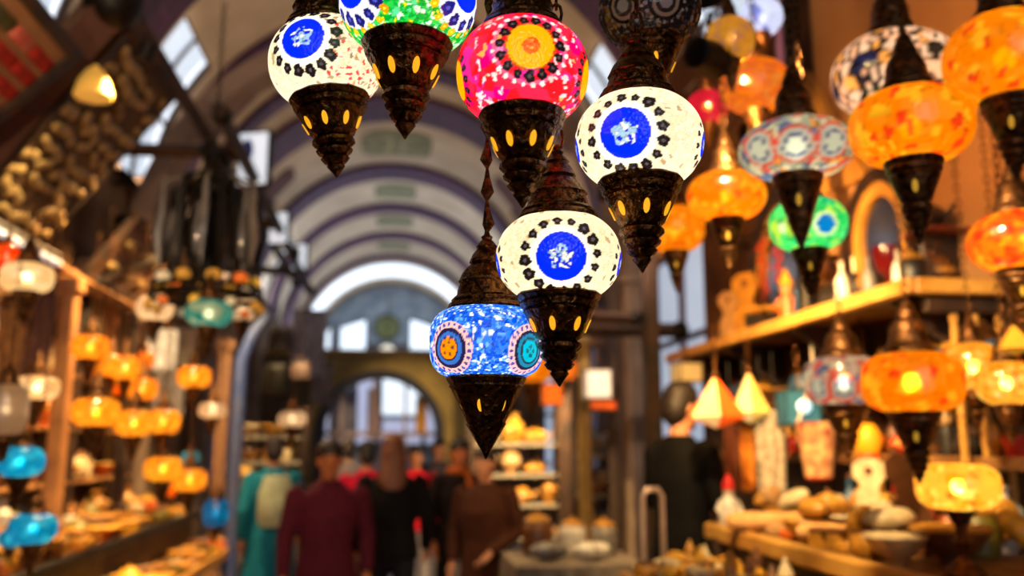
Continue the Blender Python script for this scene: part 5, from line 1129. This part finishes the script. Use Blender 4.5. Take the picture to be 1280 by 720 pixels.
# counter with goods
t = thing('shop_counter', 'long counter of the left shop with a dark front rail', 'counter', (0, 0, 0))
MB().box(-2.95, -2.0, 3.6, 10.0, .86, .89, .006).build('top', MIDWOOD, t); MB().box(-2.0, -1.94, 3.6, 10.0, .85, .93, .012).build('front_rail', IRON, t)
MB().box(-2.9, -2.04, 3.7, 9.95, 0.03, .86, .01).build('cabinet', DARKWOOD, t); 
MB().box(-2.04, -1.6, 4.6, 10.2, .50, .53, .006).build('lower_shelf', GOLDWOOD, t); MB().box(-1.62, -1.59, 4.6, 10.2, .48, .58, .006).build('lower_lip', GOLDWOOD, t)
lg = MB().box(-.025, .025, -.025, .025, 0, .5, .005).mesh('leg', DARKWOOD)
for y in (4.7, 6.5, 8.3, 10.1): put(lg, 'leg', t, (-1.64, y, 0))
LC = ['golden', 'yellow', 'cream', 'brown', 'tan', 'orange', 'olive', 'golden', 'brown']
for j, x in enumerate((-2.1, -2.32, -2.56, -2.8)):
    row((x, 4.2, .892), (x, 9.8, .892), [['bowl', 'tea_light_holder', 'cup', 'box'], ['bowl', 'jar', 'teapot', 'box'], ['vase', 'plate', 'lantern', 'jar'], ['vase', 'lantern', 'plate', 'bottle']][j], LC+(['white', 'blue'] if j > 1 else []), 'the left counter, %s row in' % ORD[j], 'goods on the left counter', 1.25, .06, rz=.8, jit=.03, detail=True)
for j, x in enumerate((-1.7, -1.85)):
    row((x, 5.2, .532), (x, 10.1, .532), ['bowl', 'tea_light_holder', 'cup', 'teapot', 'box', 'bowl'], ['yellow', 'olive', 'golden', 'orange', 'yellow', 'cream', 'red'], 'the low left display, %s row in' % ORD[j], 'goods on the low left display', 1.3, .05, rz=.8, jit=.02)
t = thing('display_rack', 'dark rack of three shelves against the left wall', 'shelf', (0, 0, 0))
for i, z in enumerate((1.3, 1.75, 2.2)): put(MB().box(-2.97, -2.68, 4.5, 9.9, 0, .03, .006).mesh('shelf_board', MIDWOOD), 'shelf_board', t, (0, 0, z-.03))
for y in (4.5, 6.3, 8.1, 9.88): put(MB().box(-.03, .03, -.03, .03, .9, 2.5, .006).mesh('upright', DARKWOOD), 'upright', t, (-2.7, y, 0))
MB().box(-2.995, -2.975, 4.4, 9.95, .9, 2.7).build('back_board', mat('rack_back', (58, 38, 24), .8, scale=4), t)
for i, z in enumerate((1.3, 1.75, 2.2)):
    row((-2.82, 4.6, z+.001), (-2.82, 9.75, z+.001), [['bowl', 'lantern', 'vase', 'plate'], ['lantern', 'vase', 'jar', 'teapot'], ['vase', 'lantern', 'plate']][i], ['brown', 'golden', 'cream', 'tan', 'orange', 'brown', 'white', 'black'], 'the left wall rack, %s shelf' % ['lowest', 'middle', 'top'][i], 'goods on the left wall rack', 1.5, .09, rz=PI/2)
# two display plates near camera on the counter
spot('added black spotlight over the near left counter', (-1.45, 5.0, 3.82), (-2.6, 5.6, .9), 110)  # three spots added to brighten the left counter
spot('added black spotlight over the middle of the left counter', (-1.45, 6.8, 3.82), (-2.6, 7.6, .9), 110)
spot('added black spotlight over the far end of the left counter', (-1.45, 9., 3.82), (-2.4, 9.6, .8), 110)
# ================================================================== MIDDLE RIGHT STALLS
def rack(label, x0, x1, y0, y1, zs, goods_label, kinds, cols, s=1.2):
    t = thing('shelf_rack', label, 'shelf', ((x0+x1)/2, (y0+y1)/2, 0)); cx, cy = (x0+x1)/2, (y0+y1)/2
    for x in (x0-cx, x1-cx):
        for y in (y0-cy, y1-cy): put(MB().box(-.025, .025, -.025, .025, 0, zs[-1]+.35, .005).mesh('upright', DARKWOOD), 'upright', t, (x, y, 0))
    for z in zs: put(MB().box(x0-cx, x1-cx, y0-cy, y1-cy, -.03, 0, .006).mesh('shelf_board', mat('shelf_grey', (150, 140, 128), .6)), 'shelf_board', t, (0, 0, z))
    for i, z in enumerate(zs):
        for j, yy in enumerate((y0+.12, y0+.34)):
            row((x0+.03, yy, z+.001), (x1-.03, yy, z+.001), kinds, cols, '%s, %s shelf, %s row' % (goods_label, ['lowest', 'second', 'third', 'fourth', 'fifth'][i], ['front', 'back'][j]), 'goods on '+goods_label, s, .02, start='from its left end')
rack('tall rack of yellow ceramics behind the scarf wearer', .78, 1.66, 8.4, 8.9, (.75, 1.05, 1.33, 1.62), 'the yellow rack', ['bowl', 'jar', 'teapot', 'bowl', 'vase', 'pebble_loaf'], ['yellow', 'golden', 'cream', 'yellow', 'tan', 'white', 'golden'], 1.15)
rack('second rack of mixed goods right of the golden post', 1.98, 2.55, 8.95, 9.45, (.75, 1.1, 1.5), 'the mixed rack', ['bowl', 'jar', 'vase', 'lantern'], ['white', 'brown', 'red', 'grey', 'orange', 'tan'], 1.3)
rack('rack of golden ceramics between the blue column and the gate', -1.85, -1.02, 10.9, 11.35, (.8, 1.1, 1.4, 1.7), 'the far left rack', ['bowl', 'jar', 'vase', 'lantern'], ['golden', 'yellow', 'tan', 'brown', 'cream'], 1.3)
spot('added black spotlight lighting the rack beside the blue column', (-1.1, 9.9, 3.7), (-1.4, 11., 1.2), 140)  # added to brighten the far left rack
wpost('olive golden post of the middle stall', 731, 560, 7.6, .05, mat('post_olive', (150, 122, 62), .6), 2.75)
wpost('dark post just left of the olive golden post', 706, 560, 7.9, .06, DARKWOOD, 2.75)
wpost('dark post standing against the right pillar', 768, 560, 8.2, .05, mat('post_dark2', (60, 42, 32), .7), 3.2)
beam('dark beam over the middle stall posts', (.75, 7.3, 2.58), (2.5, 7.3, 2.58), .05)
beam('second dark beam over the middle stall holding the orange lamps', (.7, 6.6, 2.58), (1.9, 6.6, 2.58), .035)
# carved wooden capital and shopfront cornice beside the pillar
t = thing('carved_cornice', 'carved brown stepped cornice beside the right pillar', 'cornice', (2.3, 9.85, 0))
for k, (z, w_) in enumerate(((2.7, .22), (2.85, .3), (3.02, .36), (3.22, .44))): put(MB().box(-w_, w_+.2, -w_*.6, w_*.6, 0, .13, .03).mesh('moulding', mat('carved_brown', (120, 78, 52), .6, scale=14, col2=(70, 44, 32))), 'moulding', t, (0, 0, z))
put(MB().box(-.1, .14, -.08, .08, 0, 2.72, .02).mesh('support', DARKWOOD), 'support', t, (.12, 0, 0))
# draped tables
def drape_table(label, x0, x1, y0, y1, h, m):
    t = thing('draped_table', label, 'table', ((x0+x1)/2, (y0+y1)/2, 0)); a, b = (x1-x0)/2, (y1-y0)/2
    MB().box(-a, a, -b, b, h-.03, h, .006).build('tabletop', MIDWOOD, t)
    for x in (-a+.05, a-.05):
        for y in (-b+.05, b-.05): put(MB().box(-.025, .025, -.025, .025, 0, h-.03, .004).mesh('leg', DARKWOOD), 'leg', t, (x, y, 0))
    R_ = []; n = 96
    for z, e in ((h+.004, -.06), (h+.008, -.01), (h-.005, .012), (h-.1, .02), (h-.3, .028), (h-.55, .035)):
        ring = []
        for i in range(n):
            ang = 2*PI*i/n; c_, s_ = math.cos(ang), math.sin(ang); k = 1/max(abs(c_), abs(s_)); w_ = 1 if z > h-.02 else 1
            wob = (math.sin(i*1.3)*.014+.006*math.sin(i*.37*5)) if z < h-.02 else 0
            ring.append(((a+e+wob)*max(-1, min(1, c_*k)), (b+e+wob)*max(-1, min(1, s_*k)), z+(.03*math.sin(i*.5) if z < h-.5 else 0)))
        R_.append(ring)
    o = MB(); vs = R_; o.rings(R_, True, False); o.f.append(tuple(range(n)))
    c = o.build('tablecloth', m, None); c.location = t.location; tag(c, 'grey brown cloth draped over the middle table', 'tablecloth')
    so = c.modifiers.new('t', 'SOLIDIFY'); so.thickness = .003; so.offset = 1
GC = mat('grey_cloth', (138, 124, 110), .9, scale=10, col2=(104, 92, 82))
drape_table('grey cloth covered table, at the feet of the brown coat', .72, 1.45, 5.0, 5.65, .95, GC)
row((.8, 5.15, .96), (1.4, 5.15, .96), ['pebble_loaf', 'box', 'soap'], ['grey', 'white', 'grey', 'tan'], 'the grey draped table, front row', 'goods on the grey table', 1.25, .03, start='from its left')
row((.8, 5.42, .96), (1.4, 5.42, .96), ['jar', 'bowl', 'pebble_loaf'], ['grey', 'tan', 'brown', 'white'], 'the grey draped table, back row', 'goods on the grey table', 1.3, .03, start='from its left')
# steel barrier by the shop post
q = atY(815, 610, 4.9); t = thing('steel_barrier', 'pale steel barrier frame in front of the man in black', 'barrier', (1.22, 4.2, 0))
a0 = atY(803, 612, 4.3); a1 = atY(827, 612, 4.3)
t.location = (a0[0], 4.3, 0); w_ = a1[0]-a0[0]; zt = a0[2]; SM = mat('brushed_steel', (176, 150, 136), .4, .5)
MB().tube([(0, 0, 0), (0, 0, zt-.03), (.02, 0, zt), (w_-.02, 0, zt), (w_, 0, zt-.03), (w_, 0, 0)], .014, 8).build('frame', SM, t)
for z in (.4, .8): put(MB().tube([(0, 0, 0), (w_, 0, 0)], .01, 6).mesh('crossbar', SM), 'crossbar', t, (0, 0, z))
spot('added black spotlight over the middle stall', (1.2, 7.3, 2.5), (1.25, 8.7, 1.0), 110)  # from here on, more added fill spots for stalls, panels, gate and aisle
spot('added black spotlight over the grey draped table', (1.0, 4.9, 2.72), (1.1, 5.6, .9), 24)

spot('added black spotlight turned up at the ornament panel', (-.9, 1.5, 2.7), (-1.95, 5.7, 3.4), 45, (255, 214, 160), 100)
spot('added black spotlight turned up at the rug rack', (-1.2, 1.5, 2.7), (-1.95, 3.9, 3.1), 16, (255, 220, 190), 80)
spot('added black spotlight aimed at the left wall rack', (-1.45, 6.7, 3.82), (-2.8, 6.6, 1.7), 130, (255, 196, 120), 95)
spot('added black spotlight aimed at the far part of the left wall rack', (-1.45, 8.6, 3.82), (-2.8, 8.8, 1.7), 130, (255, 196, 120), 95)
spot('added black spotlight on the middle stall beam lighting the gate', (1.6, 12.0, 3.6), (.3, 20., 2.0), 420, (255, 224, 150), 24)
spot('added black spotlight on the left beam lighting the gate', (-1.4, 14.8, 3.7), (-.3, 20., 2.0), 420, (255, 224, 150), 24)
spot('added black spotlight on the left beam lighting the aisle', (-1.35, 6.9, 3.8), (-.3, 6.6, .8), 60, (255, 214, 160), 90)
spot('added black spotlight near the right wall top, turned to the upper plaster', (1.3, 2.9, 2.74), (2.4, 3.9, 3.4), 12, (255, 176, 96), 120)

rail('short black iron rail at the top left holding two added spotlights', (-1.4, 1.5, 2.84), (-.6, 1.5, 2.84), .014)
spot('added black spotlight over the middle of the first rail lighting the walkers', (.1, 1.3, 2.68), (-.2, 6.4, 1.2), 34, (255, 206, 150), 34)  # added front light for the walkers' faces

for k in range(80):
    x = random.uniform(1.15, 1.5); y = random.uniform(2.75, 4.1); kd = random.choice(['soap', 'soap', 'pebble_loaf']); c = random.choice(['yellow', 'golden', 'cream', 'tan', 'yellow'])
    ml = good(kd, c)[0][1]; o = bpy.data.objects.new('soap', ml); C.objects.link(o); o.location = (x, y, 1.055+random.uniform(0, .03)); o.rotation_euler = (random.uniform(-.6, .6), random.uniform(-.6, .6), random.uniform(0, 3)); o.scale = (.62,)*3; o['label'] = 'small pale golden soap bar heaped on the lower tray of the right stall'; o['category'] = 'soap'; o['group'] = 'soap bars heaped on the lower tray'
for k in range(16):
    x = random.uniform(1.68, 2.3); y = random.uniform(2.8, 4.15); c = random.choice(['cream', 'tan', 'golden', 'yellow'])
    ml = good('pebble_loaf', c)[0][1]; o = bpy.data.objects.new('bread_loaf', ml); C.objects.link(o); o.location = (x, y, 1.30+random.uniform(0, .03)); o.rotation_euler = (random.uniform(-.5, .5), random.uniform(-.9, .9), random.uniform(0, 3)); o.scale = (.9, .9, .9); o['label'] = 'small rounded loaf heaped among the goods on top of the right stall'; o['category'] = 'loaf'; o['group'] = 'loaves heaped on the stall top'

spot('added black spotlight on the canopy lighting the stone pillar', (1.5, 6.0, 3.4), (2.4, 8.6, 2.0), 26, (255, 226, 200), 70)  # added fill light for the stone pillar
